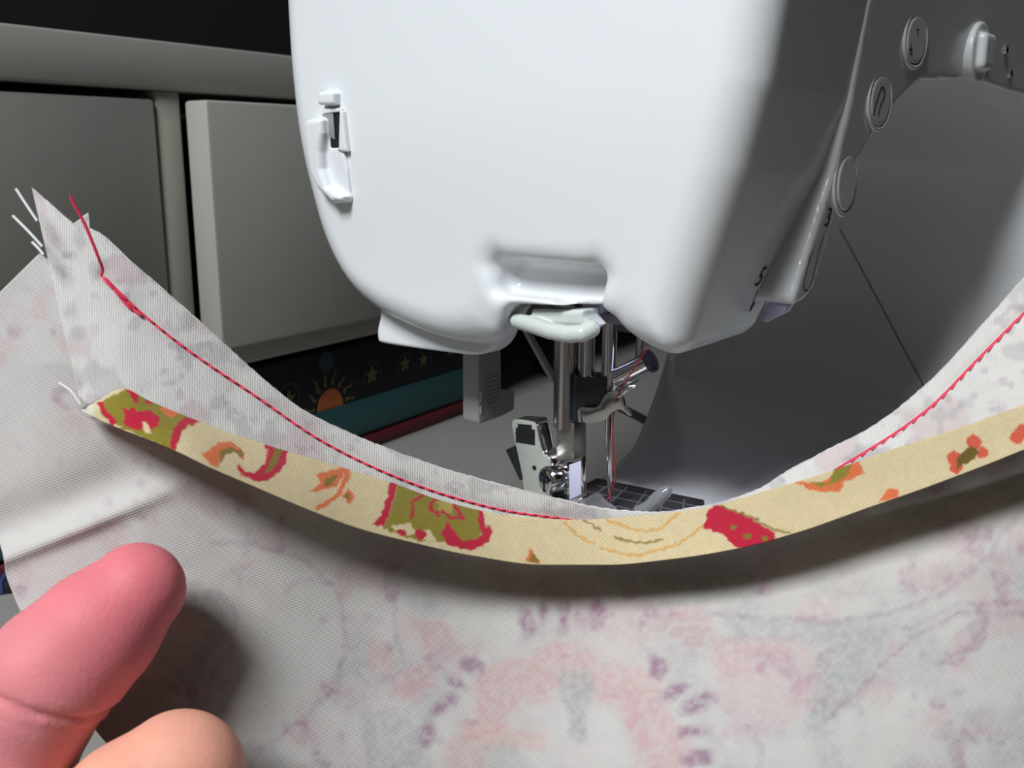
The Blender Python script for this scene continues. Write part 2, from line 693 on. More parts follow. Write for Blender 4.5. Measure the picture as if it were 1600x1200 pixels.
for u, z, r in ((.376, .0445, .0052), (.4455, .0452, .006), (.4775, .0463, .0055), (.4965, .0455, .005), (.527, .047, .005), (.345, .046, .005)):
    star(u, z, r, YELLOW)
for u in (.376, .4455, .4775, .4965):
    q = [bxp(u + .0085 * math.cos(a), .0445 + .0095 * math.sin(a)) for a in np.linspace(-.4, math.pi + .4, 18)]
    q += [bxp(u + .0072 * math.cos(a), .0445 + .0080 * math.sin(a)) for a in np.linspace(math.pi + .4, -.4, 18)]
    flat('arc_print', q, TEALI, bbody)
flat('moon_disc', [bxp(.4065 + .0062 * math.cos(a), .0595 + .0062 * math.sin(a)) for a in np.linspace(0, 2 * math.pi, 24, endpoint=False)], BLUEI, bbody)


def deskpt(x, y, z=0.004):
    d = ray(x, y)
    return CAM + d * (z - CAM[2]) / d[2]


# black cable on the desk behind the machine
cp = [deskpt(842, 560), deskpt(838, 572), deskpt(863, 586), deskpt(930, 618), deskpt(1000, 651), deskpt(1060, 690)]
cb = tube('power_cable', cat(cp, 6), .0024, CABLE, None, 10, s=1)
tag(cb, 'thin black cable lying across the desk behind the presser bar', 'cable')

# blue ribbed thing at the left edge
bq = deskpt(-12, 925, 0)
rb = empty('ribbed_strip', tuple(bq), .25)
tag(rb, 'dark blue ribbed strip on the desk at the left edge beside the thumb', 'strip')
box('strip_body', (-45, -4, 0), (8, 9, 5), NAVY, rb, .5)
for k in range(12):
    box('rib', (-44 + k * 4.3, -4.6, .5), (-42 + k * 4.3, 9.4, 5.6), M('blue_rib', (.03, .05, .16), .5) if k == 0 else bpy.data.materials['blue_rib'], rb, .3)

# ------------------------------------------------------------------ sewing machine
mach = empty('sewing_machine', tuple(N0), math.pi / 2 - TH)
tag(mach, 'white sewing machine with rounded head, needle and presser foot', 'sewing machine')

FX = -30.0
head_out = [(104, 303), (106, 260), (107, 215), (105.5, 190), (101.5, 168), (95, 151), (83, 137), (69, 130), (50, 126.0), (35, 125.0), (26, 125.6), (20, 129), (17, 133.5), (15.5, 136.0)]
head_poly = list(map(tuple, cat(head_out, 6))) + [(14.0, 137.8), (11.5, 138.8), (-12.5, 140.0), (-15, 139.4)]
head_poly += list(map(tuple, cat([(-17.0, 138.0), (-19.5, 134.8), (-23.5, 131.8), (-28, 130.2), (-31.5, 130.4), (-34.0, 133)], 5)))
head_poly += [(-36.5, 141), (-46.5, 171), (-51.0, 189), (-54.0, 212), (-60, 270), (-60, 303)]
HP = poly_sd(head_poly)


def head_f(x, y, z):
    d2 = HP(y - .07 * (x - FX) * sstep(-y, 0, 30), z)
    yy, zz = y, z
    # edge radius: broad on the dome, tight around the notch
    nt = sstep(np.hypot(np.maximum(np.abs(yy + 1.5) - 14, 0), np.maximum(zz - 141, 0) * 1.0), 1, 16)
    r = 2.2 + (13.0 - 2.2) * nt
    fr = sstep(-yy, 10, 30)
    r = r * (1 - fr) + fr * 10.0
    bot = sstep(yy, 20, 40) * sstep(-zz, -165, -140)
    r = r - 3.0 * bot
    dome = FX + 5.0 * ((yy - 22) / 85) ** 2 + 3.0 * sstep(-zz, -190, -130)
    f = rmax(d2, dome - x, r)
    f = rmax(f, zz - 302, 10)
    # far end leans with the thread slot
    f = smax(f, x - (20 + (zz - 134) * .40), 1.2)
    # scooped hollow above the notch
    qx, qy, qz = np.abs(x - FX - 2.5) - 6.2, np.abs(yy - 2.6) - 13.0, np.abs(zz - 145.0) - 1.0
    sc = np.sqrt(np.maximum(qx, 0) ** 2 + np.maximum(qy, 0) ** 2 + np.maximum(qz, 0) ** 2) + np.minimum(np.maximum(qx, np.maximum(qy, qz)), 0) - 3.4
    f = smax(f, -sc, 2.0 + 3.6 * sstep(zz, 143, 149) + 2.0 * sstep(np.abs(yy - 2.6), 11, 16))
    # hollow inside, open below
    cav = np.maximum(np.maximum(-(x - (FX + 14.0)), x - 14), np.maximum(np.maximum(-(yy + 27), yy - 60), zz - 172))
    f = smax(f, -cav, 1.0)
    return f


head = sdf_obj('head_shell', head_f, (FX - 3, -68, 119), (92, 112, 307), 1.3, WHITE, mach)

# lower lip of the face cover
lip = cat(pyz([(593, 497), (589, 515), (590, 531), (597, 536), (640, 543), (700, 551), (742, 555), (765, 548), (780, 532), (789, 508), (799, 482)], -17), 5)
lip_poly = list(map(tuple, lip)) + [(20, 150), (70, 150)]
LP = poly_sd(lip_poly)
sdf_obj('cover_lip', lambda x, y, z: rmax(LP(y, z), np.abs(x + 13.5) - 3.5, .9), (-19, 15, 117), (-8, 78, 152), .6, WHITE, mach)

# thread cutter on the face
def face_x(y, z):
    return FX + 5.0 * ((y - 22) / 85) ** 2 + 3.0 * sstep(-z, -190, -130)


def zc(pts):
    """thread cutter outline, from its own close view, onto the face"""
    return pyz([(470 + a / 6, 130 + b / 6) for a, b in pts], -28.2)


J = poly_sd(zc([(95, 400), (100, 375), (125, 340), (190, 328), (262, 330), (276, 350), (285, 470), (292, 600), (385, 602), (418, 660), (440, 800), (458, 1085), (445, 1110), (345, 1122), (300, 1075), (200, 985), (135, 840), (110, 620)]))
Jr = poly_sd(zc([(95, 400), (100, 375), (125, 340), (190, 328), (262, 330), (276, 350), (280, 470), (250, 640), (250, 800), (300, 960), (458, 1060), (445, 1110), (345, 1122), (300, 1075), (200, 985), (135, 840), (110, 620)]))


def cutter_f(x, y, z):
    fx = face_x(y, z)
    a = rmax(J(y, z), fx - 1.1 - x, .8)
    b = rmax(Jr(y, z), fx - 4.2 - x, 1.7)
    return np.maximum(smin(a, b, 1.2), x - fx - 1.0)


cj = zc([(95, 328), (458, 1122)])
sdf_obj('thread_cutter_guard', cutter_f, (-36, min(q[0] for q in cj) - 3, min(q[1] for q in cj) - 3), (-26, max(q[0] for q in cj) + 3, max(q[1] for q in cj) + 3), .35, WHITE, mach)
Kp = poly_sd(zc([(215, 95), (225, 85), (360, 80), (372, 100), (370, 195), (345, 212), (222, 208), (210, 190)]))
kq = zc([(200, 70), (390, 225)])
sdf_obj('cutter_peg', lambda x, y, z: rmax(Kp(y, z), np.abs(x - face_x(y, z) + .5) - 2.4, 1.1), (-36, kq[1][0] - 2, kq[1][1] - 2), (-24, kq[0][0] + 2, kq[0][1] + 2), .3, WHITE, mach)
Rp = poly_sd(zc([(405, 262), (432, 258), (462, 600), (466, 640), (430, 645), (360, 625), (385, 600)]))
kr = zc([(350, 250), (480, 660)])
sdf_obj('cutter_rail', lambda x, y, z: rmax(Rp(y, z), np.abs(x - face_x(y, z) + .2) - 1.6, .7), (-34, kr[1][0] - 2, kr[1][1] - 2), (-24, kr[0][0] + 2, kr[0][1] + 2), .3, WHITE, mach)
hz_ = zc([(232, 285), (322, 272), (408, 266), (384, 600), (292, 600), (276, 350)])
fxm = face_x(77, 180)
prism('cutter_recess', hz_, 0, fxm - .9, fxm + .6, BLACK, mach, 0)
prism('cutter_blade', zc([(238, 290), (320, 282), (330, 400), (340, 528), (285, 500), (272, 345)]), 0, fxm - 1.35, fxm - 1.0, M('cutter_blade_steel', (.36, .38, .39), .4, metal=.3), mach, .05)
prism('cutter_top_bridge', zc([(222, 240), (410, 232), (408, 268), (330, 276), (235, 288), (218, 320)]), 0, fxm - 1.6, fxm + .6, WHITE, mach, .35)

# arm, column and base behind the head
arm_poly = [(44, 197)] + list(map(tuple, cat([(60, 193), (82, 195.3), (120, 196), (160, 193.5), (188, 187), (199, 176), (203, 160), (203.5, 130), (201, 108), (193, 92), (178, 83.5), (158, 79.8)], 5))) + [(156, 76), (330, 76), (330, 300), (44, 300)]
AP = poly_sd(arm_poly)


def arm_f(x, y, z):
    front = -44.0 - 10 * sstep(x, 160, 196) - 22 * sstep(x, 205, 260)
    rear = np.minimum(112.0 - 8 * sstep(z, 120, 200), 78 + (x - 149) * .57 + 200 * sstep(z, 112, 135) + 200 * sstep(x, 200, 215))
    side = np.maximum(front - y, y - rear)
    return rmax(AP(x, z), side, 7.0)


arm = sdf_obj('arm_and_column', arm_f, (38, -84, 60), (338, 118, 306), 3.0, WHITE2, mach)

# front panel with its bright edge
def pfront(z):
    return -43.0 - (z - 140) * .098


def ppan(px, py):
    y = -45.0
    for _ in range(6):
        q = onp(px, py, 1, y)
        y = float(pfront(q[2]))
    return (q[0], q[2])


pan = [(13.2, 141.2), (14.5, 139.3)] + [ppan(*q) for q in [(1258, 468), (1272, 448), (1284, 410), (1297, 362), (1314, 310), (1335, 262), (1370, 205), (1405, 157), (1438, 127)]] + [(110, 197), (165, 194), (186, 188), (186, 300), (72, 300), ppan(1356, 0), ppan(1330, 150), ppan(1303, 270)]
PP = poly_sd(pan)
panel = sdf_obj('front_panel', lambda x, y, z: rmax(PP(x, z), np.abs(y - pfront(z) + 3 * sstep(x, 60, 190) - 9.0) - 9.0, 1.0), (8, -74, 134), (189, -16, 303), 1.25, WHITE2, mach)

# lamp lens at the foot of the slot
prism('lamp_lens', pyz([(1186, 500), (1193, 482), (1206, 456), (1216, 470), (1236, 470), (1225, 490), (1195, 505)], 15.5), 0, 15.5, 19, M('lilac_lamp_lens', (.72, .70, .97), .15, Transmission_Weight=.6), mach, .4)

# free arm bed
bed_poly = list(map(tuple, cat([(-34, -46), (-39, -30), (-39, 0), (-34, 14), (-22, 17.0), (20, 19.5), (38, 25), (60, 33), (99, 53), (149, 80), (205, 111)], 4))) + [(205, -62), (60, -54)]
prism('free_arm_bed', bed_poly, 2, 30, 80, WHITE2, mach, 3, 3)
prism('base_casting', [(-20, -60), (60, -80), (330, -80), (330, 110), (205, 100), (100, 40), (-20, 10)], 2, 0, 74, WHITE2, mach, 4, 3)
npl = [tuple(onp(932, 747, 2, 80.6)[:2]), tuple(onp(1100, 781, 2, 80.6)[:2]), (-22, -42), (-28, 13)]
nplate = prism('needle_plate', npl, 2, 79.9, 80.7, PLATE, mach, .25)
e1 = np.array(npl[0])
e2 = np.array(npl[1])
dv = np.array(npl[3]) - e1
for k in range(1, 7):
    a = e1 + dv * k * .13
    b = e2 + (np.array(npl[2]) - e2) * k * .13
    n_ = np.array([-(b - a)[1], (b - a)[0]])
    n_ = n_ / np.linalg.norm(n_) * .13
    prism('plate_line', [tuple(a + n_ + (b - a) * .06), tuple(b + n_ - (b - a) * .04), tuple(b - n_ - (b - a) * .04), tuple(a - n_ + (b - a) * .06)], 2, 80.68, 80.76, PRINTW, nplate, 0)
for k in (.18, .34, .52, .70, .86):
    a = e1 + (e2 - e1) * k + dv * .05
    b = np.array(npl[3]) + (np.array(npl[2]) - np.array(npl[3])) * k
    n_ = np.array([-(b - a)[1], (b - a)[0]])
    n_ = n_ / np.linalg.norm(n_) * .13
    prism('plate_line', [tuple(a + n_), tuple(b + n_), tuple(b - n_), tuple(a - n_)], 2, 80.68, 80.76, PRINTW, nplate, 0)

# prints and buttons on the front: placed on the built surfaces
bpy.context.view_layer.update()


def hit(o, px, py):
    inv = o.matrix_world.inverted()
    org = inv @ Vector(CAM)
    d = (inv.to_3x3() @ Vector(ray(px, py))).normalized()
    ok, p, n, i = o.ray_cast(org, d)
    return (np.array(p) * 1000, np.array(n)) if ok else (None, None)


def text_mesh(name, txt, size, px, py, o, mat, shear=.2, sx=1.0):
    p, n = hit(o, px, py)
    if p is None:
        return
    cu = bpy.data.curves.new(name, 'FONT')
    cu.body = txt
    cu.size = size
    cu.shear = shear
    cu.align_x = 'CENTER'
    cu.align_y = 'CENTER'
    cu.extrude = .00003
    t = bpy.data.objects.new(name, cu)
    COL.objects.link(t)
    bpy.context.view_layer.update()
    me = bpy.data.meshes.new_from_object(t)
    bpy.data.objects.remove(t)
    me.transform(Matrix.Diagonal((sx, 1, 1, 1)))
    ex = np.array([1.0, 0, 0]) - n * n[0]
    ex /= np.linalg.norm(ex)
    ey = np.cross(n, ex)
    m4 = Matrix.Identity(4)
    for r in range(3):
        m4[r][0], m4[r][1], m4[r][2], m4[r][3] = ex[r], ey[r], n[r], (p[r] + n[r] * .18) * .001
    me.transform(m4)
    me.materials.clear()
    return fin(name, me, mat, mach, False)


text_mesh('number_print', '5', .0070, 1186, 434, head, INK, .25)
text_mesh('number_print', '3', .0066, 1292, 341, panel, INK, .2)


def surf_line(name, pts, o, wd, mat, lift=.12):
    P, Nn = [], []
    for a, b in cat(pts, 5):
        p, n = hit(o, a, b)
        if p is None:
            continue
        P.append(p + n * lift)
        Nn.append(n)
    V = []
    P = np.array(P)
    T = np.gradient(P, axis=0)
    for p, t, n in zip(P, T, Nn):
        t = t / np.linalg.norm(t)
        s_ = np.cross(n, t)
        V += [(p + s_ * wd / 2) * .001, (p - s_ * wd / 2) * .001]
    fs = [(2 * i, 2 * i + 1, 2 * i + 3, 2 * i + 2) for i in range(len(P) - 1)]
    return mk(name, V, fs, mat, mach, False)


surf_line('column_seam', [(1312, 357), (1345, 418), (1378, 480), (1410, 541), (1446, 608)], arm, .5, SEAM)
surf_line('arrow_print', [(1184, 453), (1179, 466), (1172, 482)], head, .35, INK)
surf_line('arrow_print', [(1179, 472), (1171, 486)], head, 1.1, INK)
surf_line('thread_path_print', [(1270, 390), (1262, 415), (1256, 440), (1256, 452), (1261, 454), (1268, 440), (1277, 400), (1287, 365)], panel, .35, INK)

BUTT = WHITE2


def button(px, py, rx, rz, hgt=.6, mat=BUTT):
    p, n = hit(panel, px, py)
    cx, cz = p[0], p[2]
    yv = p[1]
    f = lambda x, y, z: rmax((np.hypot((x - cx) / rx, (z - cz) / rz) - 1) * min(rx, rz), np.abs(y - yv) - hgt, .5)
    pb = sdf_obj('push_button', f, (cx - rx - 2, yv - hgt - 2, cz - rz - 2), (cx + rx + 2, yv + hgt + 2, cz + rz + 2), .5, mat, mach)
    bpy.context.view_layer.update()
    r2 = lambda x, y, z: np.hypot((np.hypot((x - cx) / (rx + .9), (z - cz) / (rz + .9)) - 1) * min(rx, rz), y - yv) - .55
    sdf_obj('button_ring', r2, (cx - rx - 3, yv - 2, cz - rz - 3), (cx + rx + 3, yv + 2, cz + rz + 3), .4, WHITE2, pb)
    return pb


pb1 = button(1430, 62, 7.0, 6.0)
pb2 = button(1374, 157, 6.4, 6.2)
text_mesh('symbol_print', '+', .0058, 1422, 80, pb1, INK, 0)
text_mesh('symbol_print', '-', .0058, 1433, 44, pb1, INK, 0)
surf_line('stitch_symbol_print', [(1364, 180), (1369, 160), (1377, 137), (1382, 145), (1378, 160)], pb2, .5, INK)
surf_line('stitch_symbol_print', [(1372, 180), (1374, 170), (1377, 160)], pb2, .5, INK)
button(1320, 286, 5.6, 6.8, .8)
# stitch dial on the arm front
pd, nd_ = hit(panel, 1523, 82)
if pd is None:
    pd = np.array([124, -46, 206.0])
DK = lambda x, y, z: rmax(np.hypot(x - pd[0], z - pd[2]) - 8.5, np.abs(y - pd[1]) - 2.0, .8)
DKN = lambda x, y, z: rmax(rmax(np.abs(x - pd[0]) - 5.0, np.abs(z - pd[2]) - 5.2, 1.8), np.abs(y - pd[1]) - 4.5, 1.6)
sdf_obj('stitch_dial', lambda x, y, z: smin(DK(x, y, z), DKN(x, y, z), 1.0), (pd[0] - 12, pd[1] - 12, pd[2] - 12), (pd[0] + 12, pd[1] + 3, pd[2] + 12), .6, M('dial_plastic', (.70, .70, .70), .3), mach)
for q in ((1570, 78), (1577, 115)):
    p, n = hit(panel, *q)
    if p is None:
        p = np.array([150, -46, 200.0])
    tube('glint_stud', [p + [0, .5, 0], p + [0, -.8, 0], p + [0, -1.2, 0]], [1.3, 1.3, .6], CHROME, mach, 12)  # chrome studs added to stand in for small glints beside the dial

# presser bar, needle bar and neighbours (machine millimetres)
def ctr(px, py, x=0):
    return onp(px, py, 0, x)


yb = ctr(886, 600)[1]
tube('presser_bar', [(0, yb, 101), (0, yb, 190)], 3.7, STEEL, mach, 28)
yt = ctr(921, 600)[1]
tube('threader_bar', [(-1, yt, 112), (-1, yt, 190)], 1.9, STEEL, mach, 20)
tube('needle_bar', [(0, 1.4, 114), (0, 1.4, 190)], 2.0, STEEL, mach, 24)
tube('guide_bar', [(6, -4.2, 118), (6, -4.2, 190)], 1.1, DULL, mach, 14)
box('bar_bracket', (-4, -6, 132.5), (8, 6, 135), INNER, mach, .4)
box('inner_frame', (9, -24, 128), (12, 46, 170), INNER, mach, .5)
prism('inner_plate', pyz([(911, 470), (939, 471), (938, 490), (912, 496)], -6), 0, -6, 6, M('lilac_grey_metal', (.42, .40, .47), .35, metal=.3), mach, .4)
prism('inner_side_plate', pyz([(800, 470), (826, 470), (826, 500), (800, 500)], 5), 0, 5, 6, INNER, mach, .2)
tube('threader_arm', [ctr(822, 515, 4), ctr(866, 595, 4)], 1.1, GREYM, mach, 12)

# presser foot lifter
blk = poly_sd(pyz([(833, 483), (914, 484), (913, 508), (833, 506)], -22))
lpts = [onp(a, b, 0, x) for a, b, x in ((810, 501, -22), (832, 508, -24), (860, 517, -26), (888, 522, -26.5), (910, 521, -26), (924, 514, -24))]


def lifter_f(x, y, z):
    f = rmax(blk(y, z), np.abs(x + 19.5) - 3.5, 1.0)
    g = 1e9
    for a, b in zip(lpts[:-1], lpts[1:]):
        g = np.minimum(g, capsule(x, y, z, a, b, 2.1, 2.1))
    web = rmax(poly_sd(pyz([(812, 498), (833, 495), (915, 497), (926, 510), (912, 520), (888, 524), (860, 519), (832, 510)], -22))(y, z), np.abs(x + 19) - 3.5, 1.2)
    return smin(smin(f, g, 1.2), web, 1.0)


sdf_obj('presser_foot_lifter', lifter_f, (-31, -14, 124), (-12, 24, 146), .5, GREYP, mach)

# buttonhole lever hanging behind the lip
yl = 54.0
pl = pxz([(748, 540), (748, 655), (750, 663), (786, 650), (804, 640), (805, 612), (784, 608), (783, 540)], yl)
blever = prism('buttonhole_lever', pl, 1, yl, yl + 7, GREYM, mach, .6, 3)
for k in range(8):
    a = pxz([(759 + .4 * k, 587 + k * 6.5), (780, 582 + k * 6.2)], yl)
    tube('lever_ridge', [(a[0][0], yl, a[0][1]), (a[1][0], yl, a[1][1])], .38, GREYM, blever, 8)
for q in (((751, 612), (751, 628)), ((751, 634), (751, 646))):
    a = pxz(q, yl)
    tube('lever_mark', [(a[0][0], yl, a[0][1]), (a[1][0], yl, a[1][1])], .35, GREYP, blever, 8)

# needle clamp
kb = pyz([(897, 588), (945, 589), (944, 634), (934, 638), (897, 637)], -3)
prism('needle_clamp', kb, 0, -3, 5, BLACK, mach, .5)
tube('clamp_collar', [(0, yb - 4.5, 104), (0, yb - 4.5, 117)], 3.0, M('dark_collar', (.05, .05, .055), .2, metal=.6), mach, 20)
prism('clamp_block', pyz([(941, 588), (958, 576), (982, 580), (981, 600), (960, 613), (945, 613)], -1), 0, -1, 5, CHROME, mach, .6)
c0, c1 = ctr(962, 592, 0), ctr(1014, 565, 2)
tube('clamp_screw', [c0, c0 + (c1 - c0) * .97, c1], [2.6, 2.6, 2.2], CHROME, mach, 24)
dd = (c1 - c0) / np.linalg.norm(c1 - c0)
tube('clamp_screw_end', [c1 - dd * .2, c1 + dd * 1.0, c1 + dd * 1.3], [3.1, 3.1, 2.6], BLACK, mach, 24)
gp = cat([(904, 638), (930, 637), (938, 630), (945, 618), (956, 611), (968, 614), (974, 624), (976, 634), (985, 645), (984, 650), (974, 643), (966, 640), (955, 645), (948, 654), (935, 659), (912, 660)], 4, True)
prism('thread_guide_plate', pyz(gp, -4.5), 0, -4.5, -3.7, STEEL, mach, .15)
tube('guide_plate_edge', [ctr(906, 640, -4.2), ctr(908, 659, -4.2)], .8, CHROME, mach, 10)
hk = cat([ctr(967, 620, -5), ctr(974, 615, -6), ctr(980, 607, -6), ctr(986, 604, -5.5), ctr(993, 603.5, -5)], 5)
tube('thread_hook', hk, .55, CHROME, mach, 10)
tube('needle', [(0, 1.2, 112), (0, 1.0, 101), (0, .8, 98), (0, .2, 86), (0, 0, 83), (0, -.1, 81)], [1.0, 1.0, .7, .62, .5, .08], CHROME, mach, 16)

# presser foot
prism('presser_shank', pyz([(867, 658), (897, 660), (897, 722), (868, 722)], -2), 0, -2, 4, DULL, mach, .8)
AX = -6.0
ank = cat([(801, 657), (812, 656), (829, 659), (836, 664), (840, 682), (847, 708), (857, 717), (859, 735), (862, 790), (858, 800), (824, 800), (816, 745), (806, 698), (800, 668)], 3, True)
ap = pyz(ank, AX)
ankle = prism('foot_ankle', ap, 0, AX, AX + .9, SATIN, mach, .25)
side = pyz([(826, 657), (836, 664), (846, 708), (860, 718), (861, 790), (850, 790), (846, 722), (836, 706)], AX)
prism('ankle_side', side, 0, AX + .8, AX + 6.5, CHROME, mach, .5)
prism('ankle_top', pyz([(800, 656), (832, 658), (834, 664), (801, 662)], AX), 0, AX + .6, AX + 6.5, M('ankle_dark_metal', (.13, .12, .12), .25, metal=.8), mach, .4)
prism('ankle_slot', pyz([(806, 668), (809, 668), (809, 662), (831, 664), (831, 670), (836, 672), (836, 696), (806, 691)], AX), 0, AX - .06, AX + .3, BLACK, ankle, 0)
prism('ankle_slot_rib', pyz([(806, 675), (836, 679), (836, 682), (806, 678)], AX), 0, AX - .3, AX - .02, BLACK, ankle, 0)
pc = ctr(835, 731, AX)
tube('ankle_hole', [pc + [-.08, 0, 0], pc + [.3, 0, 0]], .75, BLACK, ankle, 16)
s0 = ctr(857, 750, AX - 4.5)
s1 = ctr(889, 745, AX + 2)
sdv = (s1 - s0) / np.linalg.norm(s1 - s0)
tscrew = tube('thumb_screw', [s0 - sdv * 1.4, s0 - sdv * 1.1, s0 - sdv * .2, s0, s0 + sdv * .3, s1], [2.2, 3.4, 3.9, 3.4, 3.7, 3.6], CHROME, mach, 28)
tube('screw_slot', [s0 - sdv * 1.42 + [0, 0, 3.2], s0 - sdv * 1.42 - [0, 0, 3.2]], .35, BLACK, tscrew, 6)
fr = pyz([(885, 722), (911, 714), (912, 776), (886, 787)], AX - 3)
fframe = prism('foot_frame', fr, 0, AX - 3, AX - 1.5, CHROME, mach, .25)
prism('frame_reflection', pyz([(889.5, 726), (908, 720), (908.5, 772), (890, 781)], AX - 3), 0, AX - 3.12, AX - 2.9, M('lilac_reflection_tint', (.62, .61, .78), .35), fframe, .05)  # lilac lamp reflection in the mirror-bright frame, painted as a flat patch
tube('foot_hinge', [ctr(889, 790, AX - 4), ctr(912, 781, AX - 3)], .8, CHROME, mach, 12)
sdf_obj('foot_toe', lambda x, y, z: rmax(poly_sd(pyz([(880, 786), (905, 776), (918, 779), (926, 790), (950, 806), (890, 808)], AX - 2))(y, z), np.abs(x - AX) - 5, 1.5), (AX - 8, -10, 72), (AX + 8, 22, 92), .6, CLEAR, mach)
prism('foot_rear_lever', pyz([(789, 703), (803, 697), (818, 745), (812, 752)], 2), 0, 2, 4.5, BLACK, mach, .4)
pr = [ctr(996, 800, -10), ctr(1012, 793, -9), ctr(1028, 779, -8), ctr(1041, 768, -7), ctr(1047, 764, -7)]
tube('guide_prong', cat(pr, 4), np.interp(np.linspace(0, 4, 17), [0, 1, 2, 3, 4], [1.6, 1.7, 1.9, 1.6, .7]), CLEAR, mach, 16)

# lamp of the machine, in the head above the needle
ll = bpy.data.lights.new('needle_lamp', 'AREA')
ll.shape = 'RECTANGLE'
ll.size, ll.size_y = .016, .010
ll.energy = .007
ll.color = (.66, .62, 1.0)
llo = bpy.data.objects.new('needle_lamp', ll)
COL.objects.link(llo)
llo.parent = mach
llo.location = (-.012, -.020, .139)
llo.rotation_euler = (math.radians(-14), math.radians(4), 0)

# red thread through the needle
tp = [onp(1010, 545, 0, -8), onp(990, 577, 0, -8), onp(968, 613, 0, -6), onp(960, 640, 0, -3.5), onp(957, 680, 0, -2.5), onp(960, 725, 0, -2), onp(962, 748, 0, -1.6), onp(955, 768, 0, -1.2), onp(948, 785, 0, -2), onp(943, 800, 0, -3), onp(935, 812, 0, -5)]
tpw = [N0 + MM.T @ (q / 1000) for q in cat(tp, 6)]
tag(tube('sewing_thread', tpw, .00018, DRED, None, 8, s=1), 'thin red thread running down through the machine needle', 'thread')

# ------------------------------------------------------------------ cloth held in front of the machine
DE = [(-120, .160), (0, .161), (50, .161), (200, .164), (400, .174), (600, .188), (800, .200), (950, .204), (1100, .200), (1300, .185), (1450, .173), (1600, .163), (1750, .156), (1910, .150)]
DLOW = [(-120, .1605), (0, .1605), (300, .1625), (450, .1675), (600, .1735), (900, .181), (1200, .178), (1450, .170), (1600, .165), (1750, .158), (1910, .152)]
TOP = [(50, 293), (84, 322), (116, 350), (160, 372), (200, 408), (260, 460), (330, 521), (400, 584), (470, 640), (560, 684), (650, 719), (750, 750), (850, 775), (950, 797), (1020, 802), (1100, 792), (1180, 768), (1230, 738), (1300, 701), (1370, 664), (1450, 600), (1530, 515), (1600, 436), (1760, 270), (1910, 170)]
STI = [(160, 430), (210, 480), (290, 545), (400, 620), (500, 688), (600, 738), (700, 775), (800, 800), (860, 808), (950, 818), (1050, 812), (1150, 795), (1250, 762), (1355, 705), (1450, 640), (1530, 560), (1600, 490), (1760, 340), (1910, 250)]
TTOP = [(128, 640), (160, 622), (190, 607), (235, 627), (290, 650), (400, 690), (520, 726), (600, 750), (700, 785), (800, 806), (900, 812), (1000, 806), (1100, 793), (1200, 766), (1300, 735), (1400, 700), (1500, 668), (1600, 632), (1760, 575), (1910, 530)]
TLOW = [(128, 643), (170, 662), (270, 702), (330, 731), (400, 761), (470, 791), (560, 825), (640, 846), (740, 868), (850, 882), (950, 882), (1050, 873), (1150, 857), (1250, 830), (1350, 795), (1450, 760), (1550, 722), (1600, 702), (1760, 645), (1910, 600)]
de = lambda x: interp(x, DE)

gar = empty('printed_cotton_piece', (0, .13, .06))
tag(gar, 'white printed cotton cloth with red stitching and cream floral tape along its curved edge', 'cloth')
GOFF = np.array([0, .13, .06])


def uvset(me, U, V):
    uv = me.uv_layers.new(name='UVMap')
    vi = np.empty(len(me.loops), np.int32)
    me.loops.foreach_get('vertex_index', vi)
    uv.data.foreach_set('uv', np.stack([U.ravel()[vi], V.ravel()[vi]], 1).astype(np.float32).ravel())


def thicken(o, t):
    m = o.modifiers.new('thickness', 'SOLIDIFY')
    m.thickness = t
    m.offset = 0
    return o


BASEC = lin(198, 194, 190)
PINK, PURP, GREYC, PEACH = lin(192, 156, 162), lin(148, 112, 136), lin(160, 163, 161), lin(204, 166, 160)

def dstrip(x, y, t=None):
    k = pline_d(x, y, STI)
    yt_ = interp(x, TOP)
    tq = np.clip((y - yt_) / np.maximum(interp(np.maximum(x, 128), TTOP) - yt_, 20), 0, 1)
    return de(x) + .0006 + .0040 * (1 - tq) * sstep(-x, -900, -300) + .0022 * (1 - tq) * sstep(x, 1000, 1400) + .0004 * np.exp(-(k / 9) ** 2) + .0008 * (fbm(x, y, 120, 55) - .5)


# ---- main panel
nc, nr = 690, 360
XL0 = -70.0
xs = XL0 + (1900 - XL0) * np.linspace(0, 1, nc)
tt = np.linspace(0, 1, nr)
S, T = np.meshgrid(xs, tt)
ytop = np.where(S < 68, interp(S, [(-70, 524), (0, 460), (68, 396)]), np.where(S < 130, 396 + (S - 68) * .8, np.maximum(interp(S, TOP) + 14, 0)))
ytop = np.where((S > 130) & (S < 230), np.maximum(ytop, 445), ytop)
Yp = ytop + (1470 - ytop) * T
xl = interp(Yp, [(500, -70), (600, -60), (760, -30), (852, 1), (875, 7), (892, 9), (930, 22), (960, 35), (1020, 62), (1100, 118), (1200, 205), (1300, 350), (1480, 500)])
Xp = S + (xl - XL0) * np.clip(1 - (S - XL0) / 420, 0, 1) ** 1.5
ylow = interp(np.maximum(Xp, 150), TLOW)
wl_ = np.clip((Yp - ylow + 60) / (1290 - ylow), 0, 1.15)
Dm = de(Xp) + .0022 + (interp(Xp, DLOW) - de(Xp)) * sstep(wl_, 0, 1.1)
